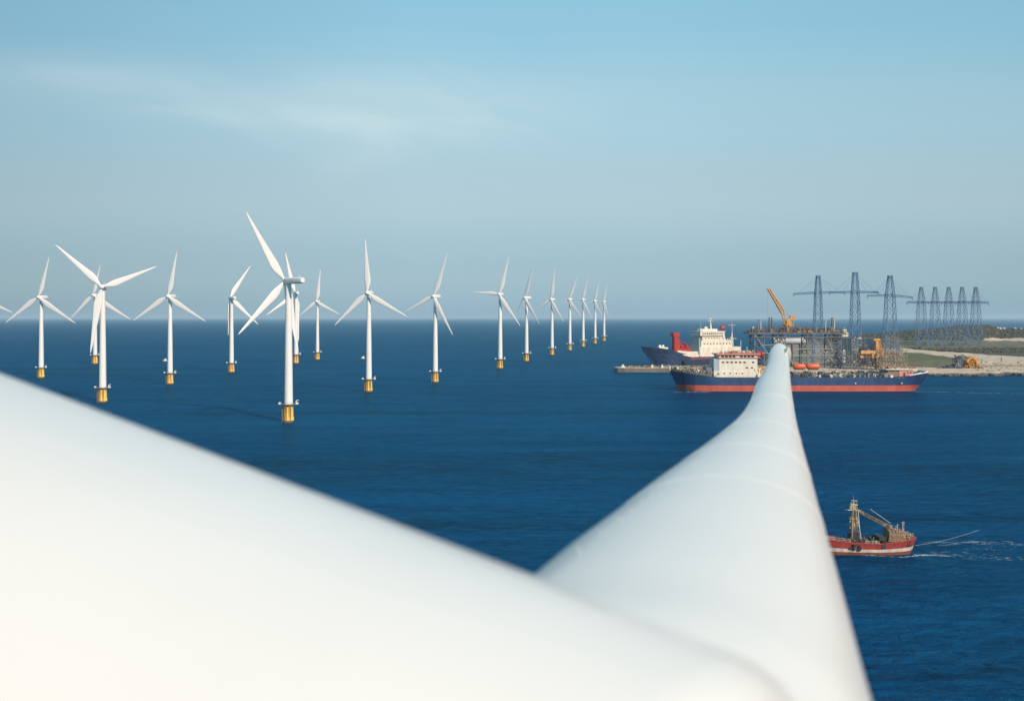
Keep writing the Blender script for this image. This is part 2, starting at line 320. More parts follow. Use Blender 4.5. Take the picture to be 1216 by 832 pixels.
# ------------------------------------------------------------------ wind turbines at sea
def blade_mesh():
    st = [(0, .016, .016), (.04, .017, .016), (.10, .026, .014), (.18, .042, .011), (.26, .046, .009), (.4, .037, .007), (.6, .026, .005), (.8, .016, .0035), (.93, .010, .0025), (1.0, .003, .0015)]
    m = MB(); n = 12; rings = []
    for t_, c, th in st:
        if t_ > .05: c *= 1.32
        off = 0 if t_ < .05 else (.35 * (c - .017))
        rings.append([(c * math.cos(2 * math.pi * k / n) + off, th * math.sin(2 * math.pi * k / n) + .012 * t_ * t_, t_) for k in range(n)])
    m.ring_loft(rings); o = m.build('blade', WHITE); me = o.data; bpy.data.objects.remove(o); return me
BLADE = blade_mesh()
def turbine(hub, base, tips, yaw, label, nac=1.0, twist=0, tw=1.0):
    """hub, base and tips are rows and columns of the photograph; every turbine stands at its own distance."""
    d = sea(base[1]); X = (base[0] - 608) / F * d
    hz = P(hub[0], hub[1], d).z; s = hz / 95.0
    root = empty('wind_turbine', (X, d, 0)); tag(root, label, 'wind turbine', 'wind turbines standing in the sea')
    zt = 11.8 * s
    wide = MB().lathe([(2.9 * s * tw, zt), (2.85 * s * tw, zt + 3 * s), (2.5 * s * tw, 45 * s), (2.0 * s * tw, 80 * s), (1.85 * s * tw, hz - 2.2 * s)], 28)
    wide.build('tower', WHITE, root)
    fd = MB().lathe([(3.6 * s * tw, -4), (3.6 * s * tw, 3.4 * s), (3.25 * s * tw, 3.8 * s), (3.1 * s * tw, zt - .8 * s), (3.3 * s * tw, zt - .01)], 28)
    fo = fd.build('transition_piece', YEL, root)
    MB().lathe([(3.62 * s * tw, -3.9), (3.66 * s * tw, -1), (3.66 * s * tw, .7 * s), (3.61 * s * tw, 1.3 * s)], 28).build('algae_band', FEND2, fo)
    lb = MB()
    for a in (-2.75, -1.9, -1.1):
        cx, cy = 3.75 * s * tw * math.cos(a), 3.75 * s * tw * math.sin(a)
        for dx in (-.55, .55):
            lb.bar((cx + dx * s, cy, -1), (cx + dx * s, cy, zt - .5 * s), .22 * s)
        for q in range(9): lb.bar((cx - .55 * s, cy, q * zt / 9), (cx + .55 * s, cy, q * zt / 9), .08 * s)
    lb.build('boat_landing', FEND, root)
    pf = MB().lathe([(3.0 * s * tw, zt), (5.0 * s * tw, zt), (5.0 * s * tw, zt + .35 * s), (3.0 * s * tw, zt + .35 * s)], 20)
    for k in range(20):
        a = k * math.pi / 10; c, q = 4.9 * s * tw * math.cos(a), 4.9 * s * tw * math.sin(a); a2 = a + math.pi / 10
        pf.bar((c, q, zt + .3 * s), (c, q, zt + 1.6 * s), .07 * s, n=4)
        for hh in (.9, 1.6): pf.bar((c, q, zt + hh * s), (4.9 * s * tw * math.cos(a2), 4.9 * s * tw * math.sin(a2), zt + hh * s), .07 * s, n=4)
    pf.build('platform', STEEL, root)
    dv = MB().bar((5.2 * s * tw, -.6 * s, zt), (5.2 * s * tw, -.6 * s, zt + 2.6 * s), .35 * s).bar((5.2 * s * tw, -.6 * s, zt + 2.6 * s), (6.9 * s * tw, -.9 * s, zt + 3.0 * s), .3 * s)
    dv.box(5.1 * s * tw, 6.8 * s * tw, -1.5 * s, -.1 * s, zt + .3 * s, zt + 1.5 * s)
    MB().box(-6.4 * s * tw, -4.9 * s * tw, -1.6 * s, -.2 * s, zt + .3 * s, zt + 1.6 * s).build('equipment_box', WHITE, root)
    dv.build('davit_crane', WHITE, root)
    # nacelle: rotor axis in the horizontal plane, turned by yaw from facing the camera
    ax = Vector((-math.sin(yaw), -math.cos(yaw), 0)); pl = Vector((math.cos(yaw), -math.sin(yaw) * -1 * -1, 0))
    pl = Vector((math.cos(yaw), -math.sin(yaw), 0))
    side = Vector((0, 0, 1)).cross(ax)
    nb = MB(); rings = []
    for t_, ww, hh in ((3.4, 1.5, 1.5), (2.8, 2.0, 2.0), (0, 2.15, 2.2), (-5, 2.15, 2.2), (-9.5 * nac, 2.0, 2.0), (-10.6 * nac, 1.5, 1.5)):
        ring = []
        for k in range(20):
            a = 2 * math.pi * k / 20; ca_, sa_ = math.cos(a), math.sin(a)
            sq = lambda v_: math.copysign(abs(v_) ** .45, v_)
            ring.append(side * (sq(ca_) * ww * s) + Vector((0, 0, hz + sq(sa_) * hh * s)) + ax * (t_ * s))
        rings.append(ring)
    nb.ring_loft(rings); nb.bar(Vector((0, 0, hz + 2 * s)) - ax * 8 * s * nac, Vector((0, 0, hz + 4.2 * s)) - ax * 8 * s * nac, .15 * s)
    nb.build('nacelle', WHITE, root)
    hc = Vector((0, 0, hz)) + ax * 4.9 * s
    hb = MB(); rings = []
    for t_, r in ((-1.5, 1.5), (-1.0, 1.9), (.4, 1.95), (1.3, 1.6), (1.9, 1.0), (2.2, .25)):
        rings.append([hc + ax * (t_ * s) + (side * math.cos(2 * math.pi * k / 18) + Vector((0, 0, 1)) * math.sin(2 * math.pi * k / 18)) * r * s for k in range(18)])
    hb.ring_loft(rings); hb.build('hub', WHITE, root)
    W = Vector((X, d, 0)) + hc
    for tp in tips:
        tx = (tp[0] - 608) / F
        q = (tx * W.y - W.x) / (pl.x - tx * pl.y)          # exact in-plane reach
        e = W + pl * q; zz = HC - (tp[1] - HY) / F * e.y
        vec = Vector((e.x, e.y, zz)) - W; L = vec.length; dr = vec.normalized()
        o = bpy.data.objects.new('blade', BLADE); col.objects.link(o); o.parent = root
        yv = (-ax - dr * (-ax).dot(dr)).normalized(); xv = yv.cross(dr)
        mt = Matrix((xv, yv, dr)).transposed().to_4x4()
        sc_ = Matrix.Diagonal((max(L, 40 * s) * 1.0, max(L, 40 * s) * 1.0, L, 1))
        o.matrix_local = Matrix.Translation(hc) @ mt @ Matrix.Rotation(R(twist), 4, 'Z') @ sc_
    return root
turbine((340, 333.5), (342.7, 501), [(291.5, 252), (282.8, 397), (354, 420)], R(138), 'tallest white wind turbine out at sea, its nacelle pointing right', nac=1.75, twist=0)
turbine((120, 341), (122, 477.5), [(66, 290.5), (186, 316.5), (107, 419)], R(-14), 'large white wind turbine with one blade hanging down in front of its tower', twist=0)
turbine((49, 353), (49, 448.5), [(58, 305), (6, 383), (89, 384)], R(12), 'leftmost whole white wind turbine, beside the blade cut off by the frame')
turbine((110.5, 350.5), (113, 432), [(119, 314), (83, 378.5), (155, 380)], R(12), 'small white wind turbine hidden behind the one with a hanging blade')
turbine((-30, 349), (-29, 446), [(-24, 301), (-74, 374), (14.5, 371.5)], R(12), 'white wind turbine beyond the left edge of which only a blade tip shows')
turbine((201.5, 352), (202, 456), [(210, 298), (157.5, 380.5), (244, 382)], R(10), 'white wind turbine with blades in a wide upside-down Y, right of the hanging-blade one')
turbine((276, 354), (275, 442), [(297.5, 315), (271, 398), (306.5, 385)], R(140), 'white wind turbine turned half away, a blade hanging beside its tower, left of the tallest', nac=1.0)
turbine((349, 348), (351.5, 431.5), [(338.6, 300), (316.5, 374), (354.5, 405)], R(155), 'white wind turbine almost hidden behind the tower of the tallest one')
turbine((376.2, 358), (377, 427), [(380.4, 319.5), (355.5, 374.5), (403.5, 373.5)], R(8), 'short distant white wind turbine just right of the tallest one')
turbine((437.3, 348), (438, 465), [(433.5, 284), (397, 386), (484, 376.5)], R(10), 'mid-sized white wind turbine with one blade straight up, second right of the tallest')
turbine((517.5, 352), (517, 454), [(531, 300.5), (479.7, 370.5), (537.5, 398)], R(22), 'white wind turbine leading the right-hand row, nearest of the row running to the horizon')
turbine((595.5, 349.5), (594, 437.5), [(604, 305.5), (561, 346.5), (617.5, 387)], R(18), 'white wind turbine with one blade reaching level to the left')
turbine((626.5, 353.5), (625.3, 429), [(632.5, 314.5), (613, 373), (640.3, 385)], R(35), 'white wind turbine sixth from the horizon end of the receding row')
turbine((656.7, 355.5), (655.6, 421.5), [(658.4, 318), (638, 366), (669, 382)], R(25), 'white wind turbine fifth from the horizon end of the receding row, blade straight up')
turbine((677.6, 355.3), (676.8, 416), [(686, 326.5), (664.5, 363), (690, 375.8)], R(25), 'white wind turbine fourth from the horizon end of the receding row')
turbine((693.3, 355.5), (692.6, 411.7), [(698.2, 328.5), (683.5, 359.5), (703, 378.3)], R(25), 'white wind turbine third from the horizon end of the receding row')
turbine((707.5, 357.3), (706.8, 408), [(711.5, 333), (698.5, 361), (714.5, 374)], R(25), 'white wind turbine second from the horizon end of the receding row')
turbine((717.2, 358), (717.4, 405), [(720.6, 336.8), (708.5, 361), (722.9, 375.3)], R(25), 'farthest white wind turbine, at the horizon end of the receding row')

# ------------------------------------------------------------------ hull loft
def hull(name, m, parent, st, a, b, closed_bow=True):
    """st: (x, half beam at deck, half beam at waterline, z bottom, z deck); band between fractions-in-metres functions a, b"""
    mb = MB(); rings = []
    for x, wd, ww, zd in st:
        z0, z1 = a(x, zd), b(x, zd); pr = []
        for k in range(5):
            z = z0 + (z1 - z0) * k / 4; f = max(0, min(1, z / max(zd, .1))); hw = ww + (wd - ww) * f ** 1.3
            pr.append((hw, z))
        ring = [(x, -h, z) for h, z in reversed(pr)] + [(x, h, z) for h, z in pr]
        rings.append(ring)
    mb.ring_loft(rings, True, False); return mb.build(name, m, parent)
def rake(mb_obj, fn):
    for v_ in mb_obj.data.vertices: v_.co.x = fn(v_.co.x, v_.co.z)
def windows(parent, x0, x1, n, z, y, w_, h_, name='window', skip=()):
    for k in range(n):
        if k in skip: continue
        cx = x0 + (x1 - x0) * (k + .5) / n
        MB().box(cx - w_ / 2, cx + w_ / 2, y - .12, y + .3, z - h_ / 2, z + h_ / 2).build(name, GLASS, parent)
def rail(mb, pts, h, r=.06, post=3.0):
    for p, q in zip(pts, pts[1:]):
        p = Vector(p); q = Vector(q); L = (q - p).length; n = max(1, int(L / post))
        for k in range(n + 1):
            c = p.lerp(q, k / n); mb.bar(c, c + Vector((0, 0, h)), r, n=4)
        for hh in (.5, 1.0): mb.bar(p + Vector((0, 0, h * hh)), q + Vector((0, 0, h * hh)), r, n=4)
def clutter(mb, x0, x1, y0, y1, z0, zmax, n, smin=.5, smax=2.5, bars=.5):
    for k in range(n):
        x = random.uniform(x0, x1); y = random.uniform(y0, y1); a = random.uniform(smin, smax); b_ = random.uniform(smin, smax); h = random.uniform(.3, 1) * zmax
        if random.random() < bars:
            q = (x + random.uniform(-a, a) * 3, y, z0 + random.uniform(.2, 1) * zmax)
            mb.bar((x, y, z0), q, random.uniform(.12, .35), n=5)
        elif random.random() < .35: mb.bar((x - a, y, z0 + h * .5), (x + a, y, z0 + h * .5), min(h * .5, b_), n=8)
        else: mb.box(x - a, x + a, y - b_, y + b_, z0, z0 + h * .8)

# ------------------------------------------------------------------ ship A: blue and red cargo ship
kA = .8; dA = 946.0 + 16
shipA = empty('cargo_ship', ((948 - 608) / F * 946, dA, 0)); tag(shipA, 'long blue cargo ship with red lower hull and cream bridge block', 'ship')
XA = lambda px: (px - 948) * kA
ZA = lambda py: (464.6 - py) * kA
stA = [(XA(797.5), 1.0, .2, ZA(441.3)), (XA(803), 6.5, 1.5, ZA(441.6)), (XA(812), 12, 6.5, ZA(442.4)), (XA(826), 15.2, 12, ZA(444.2)), (XA(846), 16, 15.5, ZA(447.3)), (XA(860), 16, 16, ZA(448.3)), (XA(950), 16, 16, ZA(448.3)), (XA(1030), 16, 16, ZA(448.3)), (XA(1060), 16, 15.0, ZA(448)), (XA(1080), 15.5, 12.0, ZA(446.3)), (XA(1096), 13.5, 7, ZA(444)), (XA(1104.5), 10.5, 3, ZA(442.8))]
cutA = lambda x, zd: 5.5
def rkA(x, z):
    bow = XA(797.5); L = 22
    if x < bow + L: return x + (1 - (x - bow) / L) * (1 - min(1, max(0, z / 20))) * 9.5
    st_ = XA(1104.5); 
    if x > st_ - 26: return x - (1 - (st_ - x) / 26) * (1 - min(1, max(0, z / 12))) * 9
    return x
o1 = hull('hull', NAVY, shipA, stA, lambda x, zd: 5.5 , lambda x, zd: zd); rake(o1, rkA)
o2 = hull('lower_hull', RED, shipA, stA, lambda x, zd: -4, lambda x, zd: 5.5); rake(o2, rkA)
for vtx in o1.data.vertices: pass
dk = MB(); dk.box(XA(850), XA(1075), -15.6, 15.6, ZA(448.3) - .5, ZA(448.3) + .15); dk.build('deck', DECKG, shipA)
# bow bulwark and gear
bw = MB()
for y_ in (-1, 1):
    prev = None
    for x, wd, ww, zd in stA[:5]:
        p = Vector((x, y_ * wd * .98, zd))
        if prev is not None:
            bw.add([prev, p, p + Vector((0, 0, 2.0)), prev + Vector((0, 0, 2.2))], [(0, 1, 2, 3)])
            bw.add([prev + Vector((0, -y_ * .2, 0)), p + Vector((0, -y_ * .2, 0)), p + Vector((0, -y_ * .2, 2.0)), prev + Vector((0, -y_ * .2, 2.2))], [(3, 2, 1, 0)])
        prev = p
bw.build('bulwark', OLIVE, shipA)
bg_ = MB(); random.seed(3)
for k in range(110):
    f = random.random(); x = XA(800) + f * (XA(846) - XA(800)); hwid = 2 + 12 * min(1, f * 2.2); zz = 18.8 - f * 4.5
    clutter(bg_, x - .5, x + .5, -hwid, hwid * .4, zz, 6.0, 1, .5, 1.8, .4)
bg_.build('mooring_gear', OLIVE, shipA)
for nm_, m_, sd_, n_ in (('deck_rail', SHIPW, 301, 90), ('rope_coils', SC1, 302, 120), ('bow_winch', DARK, 303, 60)):
    q_ = MB(); random.seed(sd_)
    for k in range(n_):
        f = random.random(); x = XA(799) + f * (XA(847) - XA(799)); hwid = 1.5 + 13 * min(1, f * 2.4); zz = 19.0 - f * 5.0
        clutter(q_, x - .5, x + .5, -hwid, -hwid * .3, zz, 6.2, 1, .3, 1.1, .55)
    q_.build(nm_, m_, shipA)
fr = MB(); clutter(fr, XA(834), XA(848), -14, 8, ZA(447.5), 7.5, 40, .5, 2.0, .5); fr.box(XA(840), XA(847), -11, 10, ZA(448), ZA(437)); fr.build('winch_house', STEEL, shipA)
br = MB(); zr_ = ZA(448.3)
br.box(XA(848.5), XA(901), -13.0, 13, zr_, ZA(441)); br.box(XA(855), XA(900.5), -12.4, 12, ZA(441), ZA(421.5)); bridge = br.build('bridge_block', SHIPW, shipA)
rf = MB(); rf.box(XA(852), XA(904), -14.2, 13, ZA(421.5), ZA(420.3)); rf.box(XA(853), XA(903), -13.6, 12, ZA(425.2), ZA(424.6)); rail(rf, [(XA(852.3), -14, ZA(420.3)), (XA(903.7), -14, ZA(420.3))], 1.2, .1); rf.build('roof_deck', PINK, bridge)
windows(bridge, XA(857), XA(897), 9, ZA(423.4), -12.4, 2.6, 1.5, skip=(4,))
windows(bridge, XA(857), XA(898), 8, ZA(430.4), -12.4, 2.5, 1.25, skip=(6,))
windows(bridge, XA(885), XA(897), 2, ZA(436.8), -12.4, 2.2, 1.1)
windows(bridge, XA(850), XA(886), 5, ZA(443.7), -13.0, 1.2, 1.2, 'porthole')
for (a, b_) in ((852, 855), (870, 873)): pass
fs_ = MB(); fs_.box(XA(848.6), XA(855), -12.2, 11, ZA(441), ZA(426)); fs_.build('bridge_front', GREY_ROOF_SHADE, shipA)  # bow-facing block, shade of the bridge front put into its grey colour
rc = MB(); random.seed(5); clutter(rc, XA(858), XA(898), -11, 9, ZA(420.3), 3.2, 40, .5, 2.3, .35); rc.build('roof_gear', mat('roof_rust', (.42, .15, .08), .6, var=.4, scale=.4, c2=(.2, .12, .08)), shipA)
rw = MB(); random.seed(8); clutter(rw, XA(856), XA(898), -12, 9, ZA(420.3), 3.6, 26, .4, 1.6, .3); rw.build('vent_housing', SHIPW, shipA)
ms = MB().bar((XA(873), -4, ZA(420)), (XA(872.6), -4, ZA(384)), .38, .2, 8).bar((XA(870.5), -4, ZA(420)), (XA(872.4), -4, ZA(395)), .2).bar((XA(875.5), -4, ZA(420)), (XA(872.8), -4, ZA(395)), .2)
ms.bar((XA(868), -4, ZA(386)), (XA(877), -4, ZA(386.3)), .18).bar((XA(870), -4, ZA(402)), (XA(875.4), -4, ZA(402)), .18).bar((XA(872.6), -4, ZA(384)), (XA(872.6), -4, ZA(371)), .10); ms.build('mast', SHIPW, shipA)
for px, yt in ((860, 402.5), (867.5, 403), (882.5, 404), (890, 412)):
    MB().bar((XA(px), -6, ZA(420)), (XA(px), -6, ZA(yt)), .55 if px < 862 else .28, .25, 8).build('mast', SHIPW, shipA)
fn = MB().box(XA(901), XA(907), -9, -2, ZA(424.5), ZA(418.0)).box(XA(902), XA(905), -8, -3, ZA(418.0), ZA(416.5)); fn.bar((XA(906.5), -8.6, ZA(421.4)), (XA(911), -8.6, ZA(421.4)), 2.3, .2, 8); fn.build('funnel', SIG, shipA)
oc = MB(); random.seed(11); clutter(oc, XA(902), XA(913), -13, 6, zr_, 11, 46, .5, 2.2, .5); oc.box(XA(902), XA(912), -8, 8, zr_, ZA(436)); oc.build('winch_machinery', OCHRE, shipA)
os2 = MB(); random.seed(12); clutter(os2, XA(901.5), XA(913), -14.5, -9, zr_, 11.5, 30, .4, 1.5, .3); os2.build('deck_ladder', SHIPW, shipA)
for a, b_ in ((943.5, 958.5), (959.5, 975.5)):
    lb = MB(); rings = []
    for t_, r in ((0, .25), (.03, .7), (.12, .95), (.5, 1), (.88, .95), (.97, .7), (1, .25)):
        x = XA(a) + (XA(b_) - XA(a)) * t_
        rings.append([(x, -11 + 2.3 * r * math.cos(2 * math.pi * k / 12), ZA(435.5) + 2.9 * r * math.sin(2 * math.pi * k / 12)) for k in range(12)])
    lb.ring_loft(rings); lb.box(XA(a) + 3, XA(b_) - 3, -12.2, -9.8, ZA(436) + 1.6, ZA(436) + 3.1); q = lb.build('lifeboat', ORG, shipA)
    dvt = MB()
    for f in (.2, .8):
        x = XA(a) + (XA(b_) - XA(a)) * f; dvt.bar((x, -8.5, zr_), (x, -9.2, ZA(434)), .3).bar((x, -9.2, ZA(432.5)), (x, -12.6, ZA(431.5)), .25).bar((x, -9.2, ZA(436)), (x, -9.2, ZA(431.8)), .28)
    dvt.build('lifeboat_davit', SHIPW, shipA)
dc = MB(); random.seed(21); clutter(dc, XA(932), XA(1060), -14.5, 12, zr_, 6.5, 150, .5, 3.0, .45); dc.build('deck_machinery', DARK, shipA)
dc = MB(); random.seed(22); clutter(dc, XA(934), XA(1058), -15, 10, zr_, 5.0, 130, .4, 2.0, .5)
for y in (-12, -10, 6): dc.bar((XA(935), y, zr_ + 2.2), (XA(1060), y, zr_ + 2.2), .35)
dc.build('cargo_pipes', STEEL, shipA)
dc = MB(); random.seed(24); clutter(dc, XA(932), XA(1062), -15, 8, zr_, 6.5, 130, .4, 2.0, .5); dc.build('hatch_gear', SC1, shipA)
dc = MB(); random.seed(23); clutter(dc, XA(934), XA(1062), -15.2, 0, zr_, 4.0, 60, .3, 1.4, .4); dc.build('deck_fittings', SHIPW, shipA)
rl = MB(); rail(rl, [(XA(932), -15.8, zr_), (XA(1062), -15.8, zr_)], 1.5, .07, 4); rail(rl, [(XA(861), -15.8, zr_), (XA(905), -15.8, zr_)], 1.5, .07, 4); rl.build('railing', STEEL, shipA)
ph = MB().box(XA(1070), XA(1086.5), -11.5, 9, ZA(447.5), ZA(439.5)); ph_o = ph.build('aft_deckhouse', PINK, shipA)
MB().box(XA(1057), XA(1070) - .02, -11, 9, ZA(448.2), ZA(440.8)).build('aft_store', TAN, shipA)
MB().box(XA(1054), XA(1091), -12.6, 9.6, ZA(439.5), ZA(438.4)).build('aft_roof', SHIPW, shipA)
MB().box(XA(1075), XA(1077.2), -11.62, -11.3, ZA(447.4), ZA(442.6)).build('door', DARK, ph_o)
windows(ph_o, XA(1078.5), XA(1085.5), 2, ZA(442.8), -11.5, 1.4, 1.2)
ac = MB(); random.seed(31); clutter(ac, XA(1055), XA(1090), -12, 6, ZA(438.4), 2.6, 36, .4, 1.8, .4); ac.build('aft_gear', mat('aft_red_gear', (.45, .13, .08), .6, var=.4, scale=.4, c2=(.25, .18, .13)), shipA)
sb = MB()
for y_ in (-1, 1):
    for (x, wd, ww, zd), (x2, wd2, ww2, zd2) in zip(stA[9:], stA[10:]):
        sb.add([(x, y_ * wd, zd), (x2, y_ * wd2, zd2), (x2, y_ * wd2, zd2 + 1.6), (x, y_ * wd, zd + .6), (x, y_ * (wd - .3), zd), (x2, y_ * (wd2 - .3), zd2), (x2, y_ * (wd2 - .3), zd2 + 1.6), (x, y_ * (wd - .3), zd + .6)], [(0, 1, 2, 3), (7, 6, 5, 4), (3, 2, 6, 7)])
sb.box(XA(1104.2), XA(1104.8), -10.5, 10.5, ZA(443), ZA(441)); sb.build('stern_bulwark', SHIPW, shipA)
for px in (909, 926, 1016, 1071): MB().box(XA(px) - .7, XA(px) + .7, -16.15, -15.9, ZA(455.6), ZA(454.4)).build('hull_mark', SHIPW, shipA)

# ------------------------------------------------------------------ ship B: dark blue ship with white superstructure
dB = 1477.0; kB = dB / F
shipB = empty('supply_ship', ((838 - 608) / F * dB, dB + 10, 0), R(26)); tag(shipB, 'dark blue ship with tall white superstructure and red deck crane, moored behind the jetty', 'ship')
cB = math.cos(R(26))
XB = lambda px: (px - 838) * kB / cB
ZB = lambda py: (434.0 - py) * kB
stB = [(XB(757), .8, .2, ZB(411.5)), (XB(764), 6, 1, ZB(412.2)), (XB(776), 10.5, 5.5, ZB(413.2)), (XB(788), 12, 10, ZB(415)), (XB(797), 12, 12, ZB(418)), (XB(806), 12, 12, ZB(422.5)), (XB(815), 12, 12, ZB(424.3)), (XB(860), 12, 12, ZB(424.3)), (XB(905), 12, 11, ZB(424.3)), (XB(915), 10, 6, ZB(423))]
def rkB(x, z):
    bow = XB(757); L = 34
    if x < bow + L: return x + (1 - (x - bow) / L) * (1 - min(1, max(0, z / 27))) * 22
    return x
o = hull('hull', NAVY2, shipB, stB, lambda x, zd: -4, lambda x, zd: zd); rake(o, rkB)
rs = MB().box(XB(814), XB(870), -12.35, -12.05, ZB(427.6), ZB(424.4)); rs.build('red_rail_strake', mat('faded_rail_red', (.30, .05, .05), .6, var=.5, scale=.3, c2=(.05, .04, .08)), shipB)
bw = MB()
for (x, wd, ww, zd), (x2, wd2, ww2, zd2) in zip(stB[3:6], stB[4:7]):
    pass
bw.box(XB(798), XB(825), -11.6, -11.2, ZB(425), ZB(421)); bw.add([(XB(797), -11.9, ZB(418)), (XB(822), -11.9, ZB(424.2)), (XB(822), -11.9, ZB(419)), (XB(797), -11.9, ZB(416.2)), (XB(797), -11.5, ZB(418)), (XB(822), -11.5, ZB(424.2)), (XB(822), -11.5, ZB(419)), (XB(797), -11.5, ZB(416.2))], [(0, 1, 2, 3), (7, 6, 5, 4), (3, 2, 6, 7)])
bw.box(XB(812), XB(826), -10, 10, ZB(424), ZB(418)); bw.build('forward_bulwark', SHIPW, shipB)
dkb = MB().box(XB(800), XB(908), -11, 11, ZB(424.8), ZB(424)); dkb.build('deck', DECKG, shipB)
wg = MB().ball((XB(779), -3, ZB(412)), 2.6, 2.4, 3.2).ball((XB(783), -3, ZB(411.6)), 2.2, 2.2, 2.6).box(XB(777), XB(788), -6, 4, ZB(414.5), ZB(412.6)); wg.build('windlass', SHIPW, shipB)
cb = MB(); cb.box(XB(796.5), XB(802), -5, 1, ZB(418), ZB(398)); cb.box(XB(795), XB(803), -6, 2, ZB(400), ZB(396)); cb.bar((XB(797), -2, ZB(397)), (XB(797), -2, ZB(393.8)), 1.0)
cb.add([(XB(801), -4.5, ZB(416)), (XB(810), -4.5, ZB(416)), (XB(801), -4.5, ZB(402)), (XB(801), 0, ZB(416)), (XB(810), 0, ZB(416)), (XB(801), 0, ZB(402))], [(0, 1, 2), (5, 4, 3), (1, 4, 5, 2), (0, 3, 4, 1)])
cb.box(XB(797), XB(817), -6, 3, ZB(419), ZB(414.5)); cb.bar((XB(802), -4, ZB(404)), (XB(815), -4, ZB(410)), .5); random.seed(41); clutter(cb, XB(803), XB(817), -6, 2, ZB(415), 9, 22, .6, 1.8, .4); cb.build('deck_crane', SIG, shipB)
sp = MB(); sp.box(XB(826), XB(880), -12.3, 12.3, ZB(424.2), ZB(413)); sp.box(XB(828), XB(870), -10.6, 10.6, ZB(413), ZB(405)); sp.box(XB(830), XB(860), -10, 10, ZB(405), ZB(399.5)); sup = sp.build('superstructure', SHIPW, shipB)
MB().box(XB(824.4), XB(826) - .03, -12.3, 12.3, ZB(423.8), ZB(402.5)).build('front_shade_panel', GREY_ROOF_SHADE, sup)  # thin added panel whose blue-grey colour imitates shade on the front face
br2 = MB(); br2.box(XB(826), XB(858), -12.5, 12.5, ZB(399.5), ZB(394.6)); br2.box(XB(832), XB(852), -6, 6, ZB(394.6), ZB(391.5)); br2.box(XB(825), XB(859), -13, 13, ZB(394.7), ZB(394.1)); brg = br2.build('wheelhouse', SHIPW, shipB)
windows(brg, XB(828), XB(856), 10, ZB(397), -12.5, 2.4, 1.9)
windows(sup, XB(830), XB(868), 9, ZB(409), -10.6, 1.8, 1.8); windows(sup, XB(827), XB(876), 11, ZB(418), -11, 1.6, 1.6); windows(sup, XB(833), XB(858), 7, ZB(402.3), -10, 1.8, 1.5)
rd = MB().ball((XB(838), -3, ZB(391)), 3.2); rd.build('radar_dome', SHIPW, shipB)
rd = MB().ball((XB(829), -8, ZB(392.5)), 2.0).bar((XB(829), -8, ZB(395)), (XB(829), -8, ZB(384)), .25); rd.build('radar_dome', SHIPW, shipB)
mt = MB().bar((XB(846), -1, ZB(392)), (XB(845.6), -1, ZB(384)), 1.6, .8, 8).bar((XB(845.6), -1, ZB(384)), (XB(845.2), -1, ZB(377.5)), .6, .25).bar((XB(842), -1, ZB(382)), (XB(849), -1, ZB(382)), .3).bar((XB(843.6), -1, ZB(379.6)), (XB(847.6), -1, ZB(379.6)), .3).ball((XB(845.2), -1, ZB(379)), .9); mt.build('mast', SHIPW, shipB)
sf = MB(); random.seed(43); clutter(sf, XB(828), XB(878), -10, 4, ZB(405), 7, 30, .5, 1.5, .5); clutter(sf, XB(834), XB(862), -9, 5, ZB(399), 8, 20, .4, 1.2, .6); clutter(sf, XB(858), XB(905), -10, 4, ZB(424), 10, 50, .5, 2, .5); sf.build('deck_fittings', SHIPW, shipB)
rm = MB().bar((XB(859.5), -4, ZB(413)), (XB(859.3), -4, ZB(392)), .22); rm.build('signal_pole', STEEL, shipB)
rbm = MB().lathe([(.3, -3.9), (3.2, -2.9), (4.1, -1.2), (4.3, 0), (4.1, 1.4), (3, 3), (.3, 3.8)], 16, (XB(859.3), -4, ZB(390))); sgb = rbm.build('signal_ball', SIG, shipB)
MB().lathe([(4.42, -.35), (4.5, 0), (4.42, .35)], 16, (XB(859.3), -4, ZB(390.2))).build('band', STEEL, sgb)

# ------------------------------------------------------------------ jetty
jd = sea(442.0); jt = empty('jetty', ((800 - 608) / F * jd, jd, 0)); tag(jt, 'low pale concrete jetty reaching left from the shore in front of the dark blue ship', 'jetty')
kJ = jd / F; XJ = lambda px: (px - 800) * kJ
mb = MB(); pts = []
n = 26
outl = [(XJ(731.5), 14), (XJ(734), 3), (XJ(742), 0), (XJ(800), -1), (XJ(850), -1), (XJ(925), -2), (XJ(925), 90), (XJ(850), 74), (XJ(800), 64), (XJ(760), 54), (XJ(738), 44), (XJ(732.5), 30)]
def slab(mb, ol, z0, z1):
    k = len(ol); mb.add([(x, y, z0) for x, y in ol] + [(x, y, z1) for x, y in ol], [tuple(range(k))[::-1], tuple(range(k, 2 * k))] + [(i, (i + 1) % k, (i + 1) % k + k, i + k) for i in range(k)])
slab(mb, outl, -4, 4.6); mb.build('quay_wall', mat('dark_concrete', (.20, .18, .15), .8, var=.4, scale=.1), jt)  # quay wall in a darker concrete colour than its deck
mb = MB(); slab(mb, [(x * 1.001, y * 1.0 - .4 if y < 5 else y + .4) for x, y in outl], 4.61, 5.4); mb.build('quay_deck', CONC, jt)
mb = MB(); random.seed(50)
for k in range(120):
    x = random.uniform(XJ(745), XJ(905)); y = random.uniform(5, 52); a = random.uniform(.5, 2.2); mb.box(x - a, x + a, y - 1, y + 1, 5.4, 5.4 + random.uniform(.4, 2.2), random.uniform(0, 3))
for k in range(24): x = XJ(740 + 7 * k); mb.bar((x, 1.0, 5.4), (x, 1.0, 6.6), .4, n=8)
mb.build('bollards', TAN, jt)
